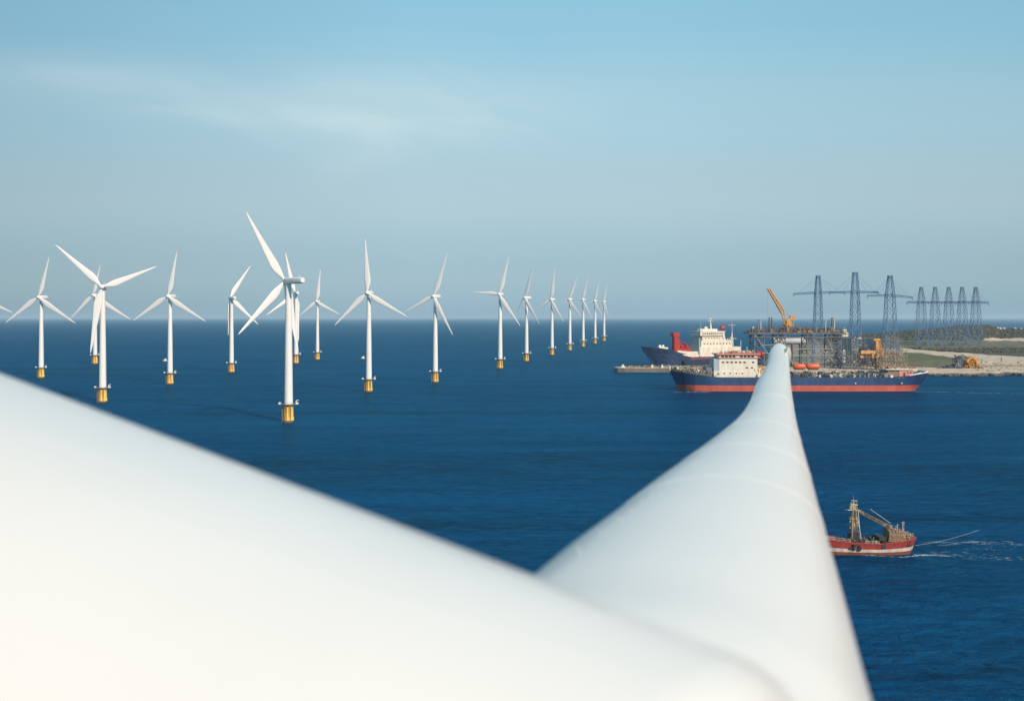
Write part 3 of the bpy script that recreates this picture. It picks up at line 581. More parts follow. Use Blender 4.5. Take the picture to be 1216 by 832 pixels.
for px, w_ in ((741, 2.2), (788, 1.4), (776, 1.5)):
    b_ = MB().box(XJ(px) - w_, XJ(px) + w_, 10, 14, 5.4, 7.6).box(XJ(px) - w_ * .5, XJ(px) + w_ * .5, 10.5, 13.5, 7.6, 9.4)
    o = b_.build('harbour_hut', SHIPW); o.location = jt.location; tag(o, {741: 'small white hut at the outer end of the jetty', 788: 'small white hut on the jetty under the dark ship bow', 776: 'small white hut on the jetty near its outer third'}[px], 'hut', 'white huts on the jetty')

# ------------------------------------------------------------------ harbour platform
dP = 1330.0; kP = dP / F
XP = lambda px: (px - 608) * kP
ZP = lambda py: HC - (py - HY) * kP
rig = empty('industrial_platform', (0, dP, 0)); tag(rig, 'rusty grey industrial platform on lattice legs behind the bridge of the blue and red ship', 'platform')
mb = MB(); zt = ZP(394.5)
mb.box(XP(887), XP(1001), -14, 22, zt - 1.9, zt); mb.box(XP(891), XP(1000), -14.2, 20, ZP(400.5), ZP(399.3)); rail(mb, [(XP(887), -14, zt), (XP(1001), -14, zt)], 2.2, .2, 5); mb.build('deck', mat('deck_edge', (.17, .17, .18), .7, var=.5, scale=.2, c2=(.1, .06, .05)), rig)
for cx, ww in ((899, 11), (925, 9), (959, 7), (989, 12)):
    lg = MB(); x0, x1 = XP(cx - ww / 2), XP(cx + ww / 2)
    zb = 0 if cx < 930 else 3
    for y in (-12, 14):
        for x in (x0, x1): lg.bar((x, y, zb - 3), (x, y, zt - 3), .8, n=6)
        nseg = 4
        for k in range(nseg):
            za = zb + (zt - 3 - zb) * k / nseg; zc = zb + (zt - 3 - zb) * (k + 1) / nseg
            lg.bar((x0, y, za), (x1, y, zc), .45, n=5).bar((x1, y, za), (x0, y, zc), .45, n=5).bar((x0, y, zc), (x1, y, zc), .4, n=5)
    for x in (x0, x1):
        for z in (zb + 4, (zb + zt) / 2, zt - 5): lg.bar((x, -12, z), (x, 14, z), .4, n=5)
    lg.build('lattice_leg', STEEL, rig)
bb = MB()
for (a, ya, b_, yb) in ((893, 397, 918, 432), (905, 432, 925, 400), (925, 400, 940, 436), (940, 414, 985, 414), (938, 422, 990, 421), (960, 400, 992, 436), (978, 398, 990, 430), (901, 410, 925, 408), (893, 418, 930, 420)):
    bb.bar((XP(a), -12.5, ZP(ya)), (XP(b_), -12.5, ZP(yb)), .7, n=6)
bb.build('cross_brace', mat('pale_brace', (.30, .31, .31), .6, var=.4, scale=.3), rig)
random.seed(61)
ck = MB(); clutter(ck, XP(889), XP(998), -12, 16, zt, 8.5, 170, .5, 2.6, .5); ck.build('deck_machinery', RUST, rig)
ck = MB(); clutter(ck, XP(889), XP(998), -13, 16, zt, 10, 150, .3, 1.7, .7); ck.build('pipework', STEEL, rig)
ck = MB(); clutter(ck, XP(935), XP(998), -13, 4, zt, 3.8, 70, .5, 3.0, .35); ck.build('walkway', mat('tan_walkway', (.42, .27, .15), .7, var=.4, scale=.3), rig)
for px, yt, r, m_ in ((892.5, 388.5, 1.3, SHIPW), (898.5, 380, .8, STEEL), (901.5, 379.5, .9, TANK), (911.6, 377.5, .9, RUST), (914.6, 377.5, .9, RUST), (978, 381, .9, TANK), (985.6, 378, 1.0, RUST), (988.4, 378, 1.0, TANK), (982.5, 380, .8, STEEL), (919, 384, .5, STEEL)):
    s1 = MB().bar((XP(px), -8, zt), (XP(px), -8, ZP(yt)), r, r * .9, 10); s1.bar((XP(px), -8, ZP(yt)), (XP(px), -8, ZP(yt) + .7), r * 1.25, n=10); s1.build('stack', m_, rig)
ck = MB(); random.seed(66)
for k in range(110):
    x = random.uniform(XP(983), XP(997)); z = random.uniform(2, zt - 4); ck.bar((x, random.uniform(-13, 10), z), (x + random.uniform(-5, 5), random.uniform(-13, 10), z + random.uniform(-5, 5)), random.uniform(.15, .45), n=4)
for k in range(70):
    x = random.uniform(XP(918), XP(932)); z = random.uniform(2, zt - 4); ck.bar((x, random.uniform(-13, 10), z), (x + random.uniform(-5, 5), random.uniform(-13, 10), z + random.uniform(-5, 5)), random.uniform(.15, .4), n=4)
ck.build('stairway', mat('pale_grey_rails', (.28, .29, .30), .6, var=.4, scale=.3), rig)
# horizontal storage tank seen between the legs
tk = MB(); yT = 85
tk.bar((XP(938), yT, ZP(406.8)), (XP(976), yT, ZP(406.8)), 4.6, n=18).ball((XP(976), yT, ZP(406.8)), 4, 4.6, 4.6, 16, 8)
tko = tk.build('storage_tank', TANK); tko.location = (0, dP, 0); tag(tko, 'long pale grey cylinder tank lying between the platform legs', 'tank')
sd = MB()
for px in (942, 952, 962, 972): sd.box(XP(px) - .8, XP(px) + .8, yT - 4, yT + 4, 2, ZP(408))
sd.build('cradle', STEEL, tko)
# crane on the platform
cr = empty('crane', (XP(934), dP - 4, zt)); tag(cr, 'ochre pedestal crane with boom raised to the upper left on the rusty platform', 'crane')
XC = lambda px: (px - 934) * kP
ZC = lambda py: ZP(py) - zt
MB().lathe([(3.6, 0), (3.2, 1), (2.6, 2), (2.4, 9), (3.4, 10), (3.4, 11)], 14).build('pedestal', OCHRE, cr)
cab = MB().box(XC(932.5), XC(938), -3.2, 3.2, 11, 16.5); cab.add([(XC(933), -2.5, 16.5), (XC(938.5), -2.5, 16.5), (XC(941.5), -2.5, ZC(376.5)), (XC(938), -2.5, ZC(376.0)), (XC(933), 2.5, 16.5), (XC(938.5), 2.5, 16.5), (XC(941.5), 2.5, ZC(376.5)), (XC(938), 2.5, ZC(376.0))], [(0, 1, 2, 3), (7, 6, 5, 4), (1, 5, 6, 2), (3, 2, 6, 7), (0, 3, 7, 4)])
cab.box(XC(937), XC(943.5), -2.8, 2.8, ZC(379.5), ZC(375)); random.seed(70); clutter(cab, XC(929), XC(941), -3.5, 3, 8, 9, 26, .4, 1.5, .5); cab.build('machinery_house', OCHRE, cr)
boom = MB(); bt = Vector((XC(911.8), 0, ZC(343))); bf = Vector((XC(928.5), 0, ZC(370.5))); bb2 = Vector((XC(931.0), 0, ZC(385)))
def lattice(mb, p, q, w0, w1, n, rc=.35, rd=.2, up=Vector((0, 1, 0)), solid=False):
    d_ = (q - p).normalized(); a = up; b_ = d_.cross(a).normalized(); pr = None
    for k in range(n + 1):
        f = k / n; c = p.lerp(q, f); ww = w0 + (w1 - w0) * f
        cs = [c + a * (sx * ww) + b_ * (sy * ww) for sx, sy in ((-1, -1), (1, -1), (1, 1), (-1, 1))]
        if pr:
            for i in range(4):
                mb.bar(pr[i], cs[i], rc, n=5); mb.bar(pr[i], cs[(i + 1) % 4], rd, n=4); mb.bar(cs[i], cs[(i + 1) % 4], rd, n=4)
        pr = cs
    return mb
lattice(boom, bb2, bf, .9, 1.5, 3, .35, .22); lattice(boom, bf, bt, 2.1, 1.2, 9, .75, .45); boom.box(bt.x - 2.6, bt.x + 2, -1.6, 1.6, bt.z - .8, bt.z + .9); boom.build('boom', OCHRE, cr)
gl = MB().bar(bt, (XC(939), 0, ZC(377)), .12, n=4).bar(bf, (XC(939), 0, ZC(377)), .16, n=4).bar(bt + Vector((-1.8, 0, 0)), (bt.x - 1.8, 0, ZC(384)), .10, n=4); gl.build('hoist_cable', STEEL, cr)

# ------------------------------------------------------------------ pylons
def pylon(px, ytop, ybase, d, wtop, wbase, arms, yarm, label, grp, zfoot, guy=True, th=1.0):
    k = d / F; X = (px - 608) * k; ro = empty('pylon', (X, d, zfoot)); tag(ro, label, 'pylon', grp)
    Z = lambda py: HC - (py - HY) * k - zfoot
    ht = Z(ytop); ha = Z(yarm); mb = MB()
    prof = [(0, wbase * k / 2), (ha * .55, wbase * k / 2 * .72), (ha, wbase * k / 2 * .56), (ht, wtop * k / 2)]
    def hw(z):
        return lerp_tab(prof, z)
    zs = [0]; 
    while zs[-1] < ht - 2: zs.append(min(ht, zs[-1] + max(hw(zs[-1]) * 2.5, ht / 16)))
    zs[-1] = ht; pr = None; rc = .42 * k * th; rd = .30 * k * th
    for z in zs:
        h = hw(z); cs = [Vector((sx * h, sy * h, z)) for sx, sy in ((-1, -1), (1, -1), (1, 1), (-1, 1))]
        if pr:
            for i in range(4):
                j = (i + 1) % 4; mb.bar(pr[i], cs[i], rc, n=5); mb.bar(pr[i], cs[j], rd, n=4); mb.bar(pr[j], cs[i], rd, n=4); mb.bar(cs[i], cs[j], rd, n=4)
        pr = cs
    mb.build('lattice_tower', PYL, ro)
    MB().box(-wtop * k * .62, wtop * k * .62, -wtop * k * .62, wtop * k * .62, ht, ht + .9 * k).build('tower_cap', PYL, ro)
    for tx, ty in arms:
        am = MB(); e = Vector(((tx - px) * k, 0, Z(ty))); s0 = Vector((0, 0, ha)); lattice(am, s0, e, 1.35 * k, .75 * k, 9, .34 * k, .2 * k)
        am.build('cross_arm', PYL, ro)
        if guy:
            MB().bar((0, 0, ht - 1), e.lerp(s0, .12), 0.13 * k, n=4).bar((0, 0, ht - 2), e.lerp(s0, .5), .11 * k, n=4).build('guy_wire', PYL, ro)
        MB().bar(e, e - Vector((0, 0, 2.8 * k)), .28 * k, n=6).lathe([(.5 * k, -1), (.6 * k, -.4), (.6 * k, 1)], 8, tuple(e - Vector((0, 0, 2.5 * k)))).build('insulator', PYL, ro)
    return ro
G1 = 'tall lattice pylons behind the harbour platform'
pylon(971.5, 328, 402, 1500, 3.8, 12, [(942.5, 349), (1003, 346.8)], 347.4, 'tall blue-grey lattice pylon nearest the ochre crane', G1, 3.0)
pylon(1015.5, 324, 411, 1560, 4.4, 13.5, [(985, 347.2), (1043, 347)], 346.6, 'tallest blue-grey lattice pylon, in the middle of the three big ones', G1, 3.0)
pylon(1057, 328, 414, 1540, 4.2, 16, [(1030, 351), (1083.5, 353)], 350.5, 'big lattice pylon right of the tallest, above the yellow gantry', G1, 3.0)
G2 = 'smaller pylons on the distant hill'
for i, (px, lab) in enumerate(((1094, 'leftmost of the five smaller lattice pylons on the distant hill'), (1110.5, 'second from left of the five smaller lattice pylons on the hill'), (1126.7, 'middle one of the five smaller lattice pylons on the hill'), (1142.6, 'second from right of the five smaller lattice pylons on the hill'), (1158.8, 'rightmost of the five smaller lattice pylons on the hill'))):
    d = 2150; X = (px - 608) / F * d
    a0 = 1077 if i == 0 else px - 8.2; a1 = 1174 if i == 4 else px + 8.2
    pylon(px, 341.5, 405, d, 2.6, 12.5, [(a0, 358.8), (a1, 359.2 if i == 4 else 358.8)], 358.8, lab, G2, hland(X, d) - .5, guy=(i in (0, 4)), th=.72)

# ------------------------------------------------------------------ harbour works on shore
def works(name, label, cat, px0, px1, y0, y1, d, mats, n, seed, depth=22, group=None, posts=8):
    random.seed(seed); k = d / F; xa, xb = (px0 - 608) * k, (px1 - 608) * k; z0 = max(2.5, HC - (y1 - HY) * k); z1 = HC - (y0 - HY) * k
    ro = empty(name, ((xa + xb) / 2, d, z0)); tag(ro, label, cat, group); hw = (xb - xa) / 2; H = z1 - z0
    fr = MB(); nl = max(2, int(H / 5))
    for i in range(posts + 1):
        x = -hw + 2 * hw * i / posts
        for y in (-depth / 2, depth / 2): fr.bar((x, y, 0), (x, y, H * random.uniform(.72, 1)), .32, n=5)
    for l in range(1, nl):
        z = H * l / nl * .9
        for y in (-depth / 2, depth / 2): fr.bar((-hw, y, z), (hw, y, z), .26, n=5)
        for i in range(posts):
            x = -hw + 2 * hw * i / posts; fr.bar((x, -depth / 2, z - H / nl * .9), (x + 2 * hw / posts, -depth / 2, z), .2, n=4)
    for x in (-hw, hw): fr.bar((x, -depth / 2, H * .45), (x, depth / 2, H * .45), .3, n=5)
    fr.build('frame', mats[0], ro)
    for m_, nm in zip(mats[1:], ('pipework', 'machinery', 'panel')):
        q = MB()
        for k_ in range(n):
            x = random.uniform(-hw, hw); y = random.uniform(-depth / 2, depth / 2); z = random.uniform(0, H * .85)
            if random.random() < .6: q.bar((x, y, z), (x + random.uniform(-4, 4), y + random.uniform(-3, 3), min(H, z + random.uniform(-1, 5))), random.uniform(.2, .5), n=5)
            else: q.box(x - random.uniform(.5, 2), x + random.uniform(.5, 2), y - 1, y + 1, z, min(H, z + random.uniform(.6, 2.6)))
        q.build(nm, m_, ro)
    return ro
works('scaffold_frame', 'tangled pale and rusty scaffold frames on the shore behind the ship stern', 'scaffold', 1041, 1073, 414, 437, 1262, (SC1, RUST, SC1, TAN), 60, 71, posts=9)
works('pipe_rack', 'grey-brown pipe rack on the shore between the platform and the scaffold frames', 'pipe rack', 1001, 1038, 415, 436, 1300, (STEEL, RUST, DECKG, SC1), 75, 72, posts=9)
works('scaffold_frame', 'tall grey scaffold frame standing at the foot of the tallest pylon', 'scaffold', 1008, 1026, 399, 414, 1420, (STEEL, STEEL, TANK), 40, 73, posts=6)
works('scaffold_frame', 'brown scaffold frame at the foot of the third big pylon', 'scaffold', 1048, 1068, 398, 415, 1400, (STEEL, TAN, STEEL), 40, 74, posts=6)
def shed(px0, px1, y0, y1, d, m, label):
    k = d / F; xa, xb = (px0 - 608) * k, (px1 - 608) * k; z1 = HC - (y0 - HY) * k; z0 = HC - (y1 - HY) * k
    ro = empty('storage_shed', ((xa + xb) / 2, d, 2)); tag(ro, label, 'shed', 'dark blue sheds by the platform'); hw = (xb - xa) / 2; H = z1 - 2
    b_ = MB().box(-hw, hw, -10, 10, 0, H)
    for i in range(14): x = -hw + 2 * hw * (i + .5) / 14; b_.box(x - .15, x + .15, -10.15, -10.0 - .002, .5, H - .4)
    wl = b_.build('wall', m, ro); MB().add([(-hw - .6, -10.6, H), (hw + .6, -10.6, H), (hw + .6, 10.6, H), (-hw - .6, 10.6, H), (-hw - .6, 0, H + 1.6), (hw + .6, 0, H + 1.6)], [(0, 1, 5, 4), (2, 3, 4, 5), (0, 4, 3), (1, 2, 5), (3, 2, 1, 0)]).build('roof', DECKG, ro)
    MB().box(-hw * .3, hw * .1, -10.3, -10.16, 0, H * .6).build('door', TANK, ro)
shed(992.5, 1008, 401.5, 415, 1390, DBLUE, 'wide dark blue shed just right of the platform legs')
shed(1022.5, 1036, 402, 413, 1440, DBLUE, 'small dark blue shed beside the yellow gantry')
# yellow gantry
k = 1290 / F; gx = (1041 - 608) * k; gt = empty('yellow_gantry', (gx, 1290, 3)); tag(gt, 'bright yellow loading tower with low yellow arms among the pipe racks', 'loading tower')
Z = lambda py: HC - (py - HY) * k - 3; X_ = lambda px: (px - 1041) * k
tb = MB().box(X_(1039.5), X_(1043), -2.5, 2.5, 0, Z(403)).box(X_(1037), X_(1044.5), -3, 3, Z(404.5), Z(402)); lattice(tb, Vector((X_(1043), 0, Z(407))), Vector((X_(1051), 0, Z(427))), 1.6, 1.4, 5, .6, .4); tb.build('tower', OCHRE, gt)
ta = MB().box(X_(1022), X_(1040), -2, 2, Z(420), Z(416)); random.seed(81); clutter(ta, X_(1022), X_(1052), -4, 3, Z(425), 10, 46, .5, 2.0, .6); ta.build('loading_arm', OCHRE, gt)
# white control cabin at the right end of the platform
k = 1345 / F; cc = empty('control_cabin', ((1003 - 608) * k, 1345, HC - (399.5 - HY) * k)); tag(cc, 'small white control cabin at the right end of the rusty platform', 'cabin')
b_ = MB().box(-3.6, 3.8, -3, 3, 0, 5).box(-2.6, 2.2, -2, 2, 5, 9.5).box(-4.4, 4.4, -3.4, 3.4, 4.8, 5.3); wl = b_.build('cabin_wall', SHIPW, cc); MB().bar((0, 0, 9.5), (0, 0, 13), .25).build('aerial', SHIPW, cc)
windows(cc, -2.4, 2.0, 2, 7.6, -2, 1.2, 1.4); windows(cc, -3.2, 3.4, 3, 2.8, -3, 1.3, 1.6)
MB().bar((-2.5, 0, -8), (-2.5, 0, 0), .5).bar((3, 0, -20), (3, 0, 0), .5).bar((-2.5, 0, -20), (-2.5, 0, -8), .5).bar((-2.5, 0, -18), (3, 0, -4), .3).build('support', STEEL, cc)
# yellow heap of pipework with grey gear on the beach at right
k = 1320 / F
yr = empty('pipe_bundle', ((1152 - 608) * k, 1320, 3)); tag(yr, 'round yellow bundle of coiled pipe on the sandy shore', 'pipe bundle')
q = MB(); random.seed(90)
for i in range(150):
    a = random.uniform(0, math.pi); r = 10 * math.sqrt(random.random()); x, z = r * math.cos(a) * .95, 3 + r * math.sin(a) * 1.35 - random.random() * 3
    y = random.uniform(-6, 6); q.bar((x, y, z), (x + random.uniform(-3, 3), y + random.uniform(-2, 2), max(0, z + random.uniform(-3, 3))), random.uniform(.4, 1.1), n=6)
for i in range(9):
    a = i * math.pi / 9; q.lathe([(0.6, -1.4), (1.8, -1.2), (1.8, 1.2), (.6, 1.4)], 10, (6.5 * math.cos(a), -5, 6 + 7 * math.sin(a)))
q.build('coiled_pipe', mat('pipe_yellow', (.72, .38, .05), .6, var=.4, scale=.3, c2=(.36, .17, .05)), yr)
q = MB(); random.seed(93); clutter(q, -11, 14, -7, 6, 0, 4, 40, .5, 2, .5); q.build('pipe_stand', TAN, yr)
works('machine_frame', 'grey steel machine frame beside the round yellow pipe bundle', 'machine frame', 1134, 1146, 421, 434, 1325, (STEEL, SC1, DECKG), 45, 91, 14, posts=6)
q = MB(); random.seed(92)
for i in range(40): x = random.uniform(-12, 10); q.box(x - 1.5, x + 1.5, random.uniform(-6, -3), random.uniform(3, 6), 0, random.uniform(1, 6.5) * (1 - abs(x) / 16), random.uniform(-.3, .3))
o = q.build('tarpaulin_heap', mat('tarp_blue', (.07, .09, .16), .8, var=.4, scale=.3)); o.location = ((1129 - 608) * k, 1315, 2.6); tag(o, 'dark blue-grey covered heap left of the machine frame on the shore', 'covered heap')
for i, (px, py, lab) in enumerate(((1189, 429, 'lone thin post standing on the pale sand at far right'), (1166, 431, 'thin post beside the yellow pipe bundle'))):
    d = (HC - 3.5) * F / (py - HY); b_ = MB().bar((0, 0, -.5), (0, 0, 5.5), .45, n=8).box(-.7, .7, -.4, .4, 5.5, 6.3); o = b_.build('marker_post', DARK); o.location = ((px - 608) / F * d, d, hland((px - 608) / F * d, d)); tag(o, lab, 'post', 'posts on the sand')
random.seed(95)
q = MB()
for i in range(120):
    px = random.uniform(1145, 1216) if i < 80 else random.uniform(940, 1120); py = random.uniform(427, 441); d = (HC - 3.3) * F / (py - HY); X = (px - 608) / F * d
    if inside(X, d) < 12: continue
    r = random.uniform(.3, 1.0); q.ball((X, d, hland(X, d) + .3), r * 1.6, r, r, 6, 4, .3)
tag(q.build('beach_debris', mat('debris', (.26, .20, .15), .9, var=.5, scale=.1)), 'scattered dark stones and debris lying on the sand', 'debris', kind='stuff')
# far white houses on the hill crest
for i, (px, lab) in enumerate(((1184.5, 'tiny white house on the hill crest, leftmost of the far group'), (1188, 'tiny white house on the hill crest, second from the left'), (1192, 'tiny white house low on the hill crest, third from the left'), (1205, 'tiny white house on the hill crest, second from the right'), (1212, 'tiny white house on the hill crest, nearest the right edge'))):
    d = 2720; X = (px - 608) / F * d; z = hland(X, d); ho = empty('house', (X, d, z)); tag(ho, lab, 'house', 'white houses on the far hill')
    w_ = (2.6, 2.2, 3.0, 2.7, 2.4)[i]; MB().box(-w_, w_, -3.5, 3.5, -1, 4.5).build('wall', SHIPW, ho)
    MB().add([(-w_ - .4, -3.9, 4.5), (w_ + .4, -3.9, 4.5), (w_ + .4, 3.9, 4.5), (-w_ - .4, 3.9, 4.5), (-w_ - .4, 0, 6), (w_ + .4, 0, 6)], [(0, 1, 5, 4), (2, 3, 4, 5), (0, 4, 3), (1, 2, 5), (3, 2, 1, 0)]).build('roof', GREY_ROOF_SHADE if i % 2 else TAN, ho)

# ------------------------------------------------------------------ small white boats between the turbines
for px, py, lab in ((112.5, 428.5, 'tiny white boat by the base of the small turbine hidden behind another'), (196, 428.5, 'tiny white boat left of the tower of the wide-Y turbine'), (431, 425.5, 'tiny white boat left of the tower of the straight-up-blade turbine')):
    d = sea(py); k = d / F; bo = empty('motor_boat', ((px - 608) * k, d, 0), R(20)); tag(bo, lab, 'boat', 'tiny white boats between the turbines')
    st = [(-3.4 * k / 1.4, .15, .1, 1.9), (-2.4 * k / 1.4, 1.2, .7, 1.6), (0, 1.6, 1.3, 1.3), (3.2 * k / 1.4, 1.4, 1.2, 1.3)]
    hull('hull', SHIPW, bo, st, lambda x, zd: -.4, lambda x, zd: zd)
    c_ = MB().box(-1.2, 2.0, -1.0, 1.0, 1.3, 3.4).box(-1.5, 2.3, -1.2, 1.2, 3.4, 3.6).bar((1, 0, 3.6), (1, 0, 5), .08); c_.build('cabin', SHIPW, bo)

# ------------------------------------------------------------------ fishing boat
dT = sea(659.0); kT = dT / F
tb_ = empty('fishing_boat', ((1035 - 608) * kT, dT + 3.4, 0)); tag(tb_, 'red and white fishing boat with brown mast, boom and heaped net, lower right', 'fishing boat')
XT = lambda px: (px - 1035) * kT
ZT = lambda py: (658.4 - py) * kT
stT = [(XT(968), .3, .1, ZT(638)), (XT(972), 1.6, .8, ZT(638.6)), (XT(980), 2.9, 2.2, ZT(640)), (XT(995), 3.4, 3.0, ZT(642)), (XT(1020), 3.5, 3.2, ZT(644.6)), (XT(1046), 3.5, 3.2, ZT(645.4)), (XT(1060), 3.45, 3.1, ZT(644)), (XT(1070), 3.4, 2.9, ZT(642.6)), (XT(1083), 2.9, 1.9, ZT(641)), (XT(1089.5), 1.9, .7, ZT(640.2)), (XT(1092.6), .7, .15, ZT(639.6))]
def sheer(a):   # band edges follow the deck line
    return lambda x, zd: zd * a
def rkT(x, z):
    e = XT(1092.6)
    if x > e - 3: return x - (1 - (e - x) / 3) * (1 - min(1, max(0, z / 4.6))) * 1.3
    return x
for nm, m_, a, b_ in (('lower_hull', mat('boat_bottom', (.24, .07, .035), .6, var=.4, scale=.5, c2=(.12, .04, .02)), -.25, .24), ('white_strake', mat('worn_white', (.66, .60, .55), .6, var=.3, scale=.8, c2=(.42, .33, .28), stretch=.4, detail=8), .24, .50), ('hull', mat('worn_red', (.40, .045, .035), .6, var=.4, scale=.9, c2=(.20, .035, .03), stretch=.4, detail=8), .50, 1.0)):
    o = hull(nm, m_, tb_, stT, sheer(a), sheer(b_)); rake(o, rkT)
dkT = MB(); dkT.box(XT(976), XT(1084), -2.9, 2.9, ZT(647.5), ZT(646.6))
# bulwark rim
rim = MB()
for y_ in (-1, 1):
    for (x, wd, ww, zd), (x2, wd2, ww2, zd2) in zip(stT, stT[1:]):
        rim.bar((x, y_ * wd, zd + .05), (x2, y_ * wd2, zd2 + .05), .13, n=6)
rim.build('gunwale', mat('gunwale_red', (.45, .06, .04), .5, var=.3, scale=.8), tb_)
dkT.build('deck', mat('dark_deck', (.05, .045, .05), .7, var=.4, scale=.6), tb_)
MB().box(XT(1047), XT(1052), -3.60, -3.3, ZT(650), ZT(644)).box(XT(1045.5), XT(1054), -2.6, 2.6, ZT(642), ZT(637.5)).build('hatch', DARK, tb_)
xm = XT(1018.5); mz = ZT(646.6)
ma = MB(); lattice(ma, Vector((xm, 0, mz)), Vector((xm - .1, 0, ZT(607))), .85, .5, 8, .11, .06); ma.bar((xm, 0, ZT(607)), (xm - .1, 0, ZT(590)), .16, .07).bar((xm - 1.0, 0, ZT(598)), (xm + 1.3, 0, ZT(598.5)), .08).bar((xm + .7, -.3, ZT(606)), (xm + .8, -.3, ZT(595)), .08)
ma.bar((xm - 2.6, 0, ZT(607)), (xm + 1.4, 0, ZT(606.6)), .1)
for dx, dz in ((-1.1, mz), (1.5, mz)): ma.bar((xm + dx, -1.6, dz), (xm + .2, 0, ZT(612)), .1); ma.bar((xm + dx, 1.6, dz), (xm, 0, ZT(612)), .1)
mast = ma.build('mast', TAN, tb_)
mg = MB(); random.seed(101)
for i in range(34): x = xm + random.uniform(-1.0, .9); z = random.uniform(ZT(608), ZT(601)); mg.box(x - .22, x + .22, -.4, .3, z, z + random.uniform(.2, .7), random.uniform(0, 2))
for i in range(20): x = xm + random.uniform(-.9, .9); z = random.uniform(ZT(630), ZT(618)); mg.box(x - .25, x + .2, -.7, .3, z, z + random.uniform(.3, .9), random.uniform(0, 2))
mg.build('mast_gear', mat('mast_pale', (.55, .47, .33), .6, var=.5, scale=1.5, c2=(.25, .18, .1)), mast)
mr_ = MB()
for a_x, a_z, b_x, b_z in ((1014, 600, 1023, 601), (1015, 595.5, 1022, 596), (1011, 607, 1026, 607.5), (1014, 618, 1023, 618)): mr_.bar((XT(a_x), -.4, ZT(a_z)), (XT(b_x), -.4, ZT(b_z)), .09, n=5)
for q_ in (-1, 1): mr_.bar((xm, 0, ZT(596)), (xm + q_ * 1.5, -2.8, ZT(642)), .035, n=4)
mr_.bar((XT(1023), -.5, ZT(607)), (XT(1024.5), -1.6, ZT(642)), .09, n=5)
mr_.build('crosstree', SHIPW, tb_)
md = MB(); random.seed(102)
for i in range(26): x = xm + random.uniform(-1.3, 1.3); md.box(x - .3, x + .3, -1.2, .8, mz - .3, mz + random.uniform(.6, 3.4), random.uniform(-.4, .4))
md.build('winch', DARK, tb_)
bm = MB(); lattice(bm, Vector((xm + .4, 0, ZT(606.5))), Vector((XT(1061), 0, ZT(627.5))), .34, .46, 9, .09, .06); random.seed(103)
for i in range(12):
    c = Vector((xm + .4, 0, ZT(606.5))).lerp(Vector((XT(1061), 0, ZT(627.5))), random.random()); bm.box(c.x - .3, c.x + .3, -.5, .4, c.z - .3, c.z + .35, random.random())
bm.build('boom', TAN, tb_)
MB().bar((XT(1038), -.4, ZT(606)), (XT(1062), -.4, ZT(623)), .07, n=5).build('stay_rope', ROPE, tb_)
nn = MB(); random.seed(104)
rings = []
for x, h, wd in ((1056.5, .4, 2.6), (1057.5, 3.5, 2.6), (1064, 3.9, 2.6), (1072, 3.3, 2.5), (1080, 2.5, 2.2), (1086, 1.4, 1.4), (1088, .3, .8)):
    zb = ZT(643.5)
    rings.append([(XT(x) + random.uniform(-.12, .12), wd * math.cos(math.pi * k_ / 9), zb + h * (math.sin(math.pi * k_ / 9) ** .5 if k_ not in (0, 9) else 0) + random.uniform(-.1, .1)) for k_ in range(10)])
nn.ring_loft(rings, True, False)
net = nn.build('net_heap', NET, tb_)
ng = MB()
for i in range(240):
    x = random.uniform(XT(1058), XT(1087)); zt_ = ZT(641) + (3.6 - 2.4 * (x - XT(1058)) / (XT(1087) - XT(1058))) * random.uniform(.3, 1.05)
    ng.bar((x, random.uniform(-2.6, 1), zt_), (x + random.uniform(-.8, .8), random.uniform(-2.7, 1), zt_ + random.uniform(-.6, .6)), random.uniform(.06, .16), n=5)
for px, yt in ((1070, 625), (1076, 622), (1077.5, 622), (1068, 627)): ng.bar((XT(px), -.6, ZT(636)), (XT(px), -.6, ZT(yt)), .12, n=6); ng.ball((XT(px), -.6, ZT(yt)), .28, n=8, m=5)
ng.build('net_floats', mat('float_pale', (.62, .50, .36), .7, var=.5, scale=2, c2=(.3, .2, .12)), tb_)
MB().bar((XT(981), -1, ZT(642)), (XT(980.6), -1, ZT(633)), .16, .1).bar((XT(984.5), -1, ZT(642)), (XT(984.5), -1, ZT(637)), .12).build('bow_post', ROPE, tb_)
dg = MB(); random.seed(106)
clutter(dg, XT(976), XT(1056), -2.4, 2.4, ZT(646.6), 1.7, 90, .12, .5, .5); dg.build('deck_gear', TAN, tb_)
dg = MB(); random.seed(107)
clutter(dg, XT(990), XT(1056), -2.8, 2.0, ZT(646.6), 2.0, 50, .1, .4, .6); dg.build('fish_crates', DARK, tb_)
dr = MB(); rail(dr, [(XT(976), -3.0, ZT(640)), (XT(1010), -3.4, ZT(643.2))], 1.0, .04, 1.6); rail(dr, [(XT(1028), -3.45, ZT(645)), (XT(1044), -3.45, ZT(645.4))], .9, .04, 1.6); dr.build('railing', ROPE, tb_)
hd = MB(); random.seed(105)
for i in range(16): x = random.uniform(XT(1008), XT(1022)); z = ZT(random.uniform(646, 653)); hd.box(x - .3, x + .3, -3.75, -3.4, z, z + .35)
hd.build('tyre_fender', DARK, tb_)
tl = MB(); a = Vector((XT(1092), 0, ZT(650))); e = Vector(((1162 - 608) / F * sea(630) - (1035 - 608) * kT, sea(630) - dT - 3.4, .2)); pr = a
for i in range(1, 13):
    f = i / 12; c = a.lerp(e, f) - Vector((0, 0, .55 * math.sin(math.pi * f))); c.z = max(c.z, .12); tl.bar(pr, c, .03, n=5); pr = c
tl.build('tow_rope', ROPE, tb_)
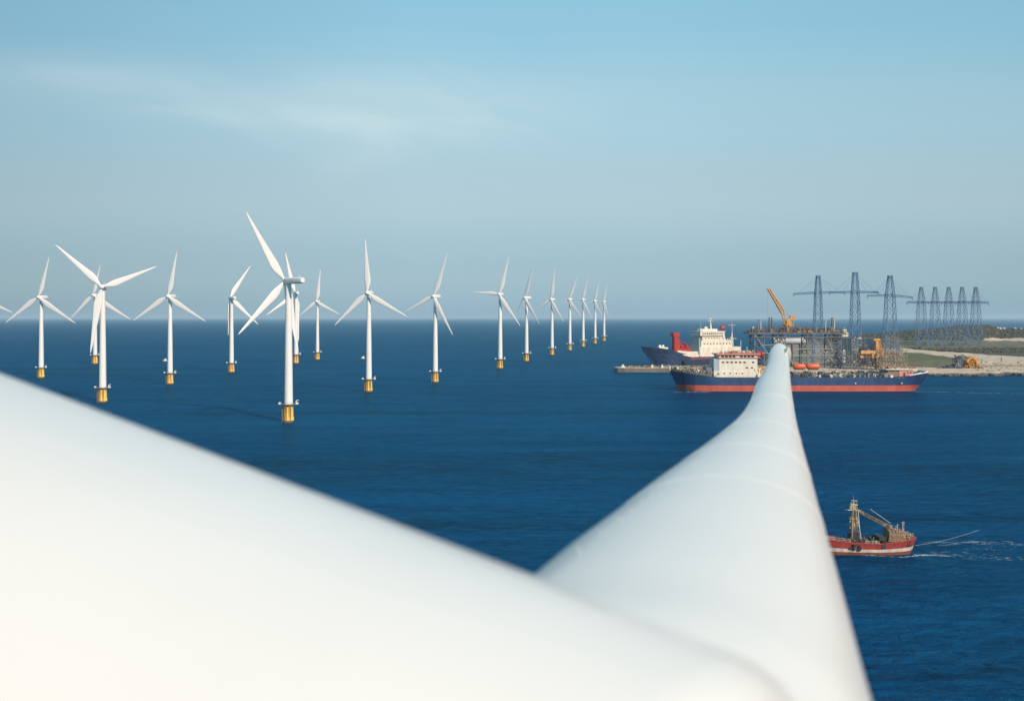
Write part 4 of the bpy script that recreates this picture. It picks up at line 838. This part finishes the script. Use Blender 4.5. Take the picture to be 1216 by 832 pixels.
# boat wake and scattered foam: real flecks on the water
fm = MB(); random.seed(110)
def fleck(cx, cy, L, W_):
    n_ = 9; pts_ = []
    for k_ in range(n_):
        a = 2 * math.pi * k_ / n_; r = random.uniform(.55, 1.1); pts_.append((cx + L * r * math.cos(a), cy + W_ * r * math.sin(a)))
    fm.add([(x, y, .02) for x, y in pts_] + [(cx, cy, .05 + min(.12, W_ * .25))], [(k_, (k_ + 1) % n_, n_) for k_ in range(n_)])
bx = (1035 - 608) * kT; by = dT + 3.4
def sp_(px, py): d = sea(py); return ((px - 608) / F * d, d)
def trail(p0, p1, n_, spread, L, W_, fade=True):
    for i in range(n_):
        f = random.random() ** (1.5 if fade else 1); x0, y0 = sp_(*p0); x1, y1 = sp_(*p1)
        fleck(x0 + (x1 - x0) * f + random.gauss(0, .4), y0 + (y1 - y0) * f + random.gauss(0, spread * (.4 + f)), random.uniform(.2, 1) ** 2 * L, random.uniform(.3, 1) ** 1.6 * W_ * .8)
trail((1070, 661), (1101, 658.5), 120, .28, .9, .22, False)
trail((985, 656.5), (1075, 661.5), 130, .12, .9, .12, False)
trail((1088, 658.5), (1125, 659.5), 90, .4, 1.2, .22)
trail((1092, 658), (1216, 664), 60, 1.4, 1.6, .12)
trail((1094, 654), (1216, 664), 50, 2.2, 1.6, .10, False)
trail((1098, 643), (1216, 645.5), 45, 1.5, 4.5, .06, False)
trail((1094, 648), (1160, 643), 26, .8, 3.0, .07, False)
trail((1120, 652), (1216, 650), 20, 1.5, .8, .14, False)
trail((1155, 650), (1200, 655), 26, .9, .5, .12, False)
x_, y_ = sp_(806, 465.5)
for i in range(40): fleck(x_ + random.uniform(-4, 30), y_ - 1.5 + random.gauss(0, .8), random.uniform(1, 3), random.uniform(.2, .6))
for i in range(60):
    x0, y0 = sp_(1075, 464.5); x1, y1 = sp_(1216, 467.5); f = random.random() ** 1.3; fleck(x0 + (x1 - x0) * f, y0 + (y1 - y0) * f + random.gauss(0, 1.5), random.uniform(1, 5), random.uniform(.1, .3))
tag(fm.build('foam', FOAM), 'broken white foam in the wakes of the fishing boat and the blue ship', 'foam', kind='stuff')

# ------------------------------------------------------------------ our own turbine in the foreground
own = empty('wind_turbine', (0, 0, 0)); tag(own, 'huge blurred white turbine nacelle at lower left with its blade stretching towards the harbour', 'wind turbine')
# nacelle body under the camera: a long rounded shell
L0 = P(0, 443, 3.5); L1 = P(880, 776, 2.2)
ldir = (L1 - L0).normalized(); Cm = Vector((0, 0, HC))
nrm = (L0 - Cm).cross(ldir).normalized()
if nrm.z > 0: nrm = -nrm
RN = 1.7
A0 = L0 + nrm * RN - ldir * 3.2; A1 = L1 + nrm * RN
a_ = nrm; b_ = ldir.cross(nrm).normalized()
rings = []; LT = (A1 - A0).length; n = 96
prof = [(-2.2, .30), (-2.1, .62), (-1.8, .85), (-1.2, .97), (-.4, 1.0)] + [(LT * i / 10, 1.0) for i in range(0, 11)]
NL = .55
for i in range(1, 19):
    f = i / 18; prof.append((LT + NL * math.sin(f * math.pi / 2), max(.02, math.cos(f * math.pi / 2) ** .9)))
for t_, r in prof:
    c = A0 + ldir * t_
    # the body shrinks towards its belly-side axis so that the crown line stays straight
    rings.append([c + (a_ * math.cos(2 * math.pi * k / n) + b_ * math.sin(2 * math.pi * k / n)) * RN * r for k in range(n)])
nb = MB(); nb.ring_loft(rings); nb.build('nacelle', GEL, own)
# blade
BS = [ # cy, xL, xR, depth, thickness ratio
 (411.5, 921, 929, 31.0, .9), (413, 918.5, 932.5, 30.4, .8), (416, 915.5, 935.5, 29.4, .7), (422, 913.0, 936.6, 27.2, .6), (432, 911.0, 937.4, 23.2, .6), (445, 905, 938.2, 18.6, .6), (460, 897, 939.5, 15.2, .62), (480, 889.5, 942.2, 12.2, .62),
 (500, 877.0, 945.5, 10.2, .6), (520, 858.0, 950.0, 8.8, .58), (545, 829.0, 956.5, 7.5, .56), (575, 793.0, 964.5, 6.4, .55), (610, 750.0, 973.5, 5.45, .54), (650, 705.0, 984.5, 4.65, .54), (700, 646.0, 998.0, 3.95, .54), (760, 582.0, 1013.5, 3.35, .55), (832, 500.0, 1032, 2.85, .56), (930, 390, 1060, 2.4, .6), (1060, 340, 1100, 2.05, .7)]
def bring(cy, xl, xr, d, th, grow=0, n=64):
    c = P((xl + xr) / 2, cy, d); a = (xr - xl) / 2 / F * d + grow; b2 = a * th
    return [c + Vector((a * math.cos(2 * math.pi * k / n), 0, b2 * math.sin(2 * math.pi * k / n))) for k in range(n)]
def cat(tab, u):
    i = int(u); i = max(0, min(len(tab) - 2, i)); f = u - i
    p0, p1, p2, p3 = tab[max(0, i - 1)], tab[i], tab[i + 1], tab[min(len(tab) - 1, i + 2)]
    return [.5 * ((2 * b1) + (-a1 + c1) * f + (2 * a1 - 5 * b1 + 4 * c1 - d1) * f * f + (-a1 + 3 * b1 - 3 * c1 + d1) * f ** 3) for a1, b1, c1, d1 in zip(p0, p1, p2, p3)]
fb = MB(); fb.ring_loft([bring(*cat(BS, i / 6)) for i in range((len(BS) - 1) * 6 + 1)]); blade = fb.build('blade', GEL, own)
# raised joint bands wrapped round the blade
for u0 in (7.2, 9.3, 10.9, 12.6):
    sm = MB(); rr = []
    p = [cat(BS, u0 + du) for du in (0, .018)]
    n = 64; ringset = []
    for q, (pp, gr) in enumerate(((p[0], -.004), (p[0], .0014), (p[1], .0014), (p[1], -.004))):
        rg = bring(*pp, grow=gr)
        # sweep the band back on the right-hand side, as the joints follow the blade's twist
        ringset.append(rg)
    sm.ring_loft(ringset, False); sm.build('joint_band', SEAM, blade)
# tip fairing: pale cuff with a beige gasket on the right side of the tip
tf = MB(); rings = []
for i, (dx, sc__, dy) in enumerate(((0, .30, 0), (.03, .36, .5), (.06, .38, 1.3), (.03, .30, 2.2), (0, .16, 3.0))):
    c = P(934.2, 421.5, 29.2 - dy); rings.append([c + Vector((dx * .6 + .26 * sc__ * math.cos(2 * math.pi * k / 16), 0, .62 * sc__ * math.sin(2 * math.pi * k / 16) * 1.0)) for k in range(16)])
tf.ring_loft(rings); tf.build('tip_gasket', SEAMD, blade)
# tower of our own turbine, down to the sea
twr = MB().lathe([(3.2, -4), (3.2, 3), (2.5, 15), (1.6, 60), (1.35, HC - 3.2)], 40, (A0.lerp(A1, .45).x, A0.lerp(A1, .45).y, 0)); twr.build('tower', WHITE, own)
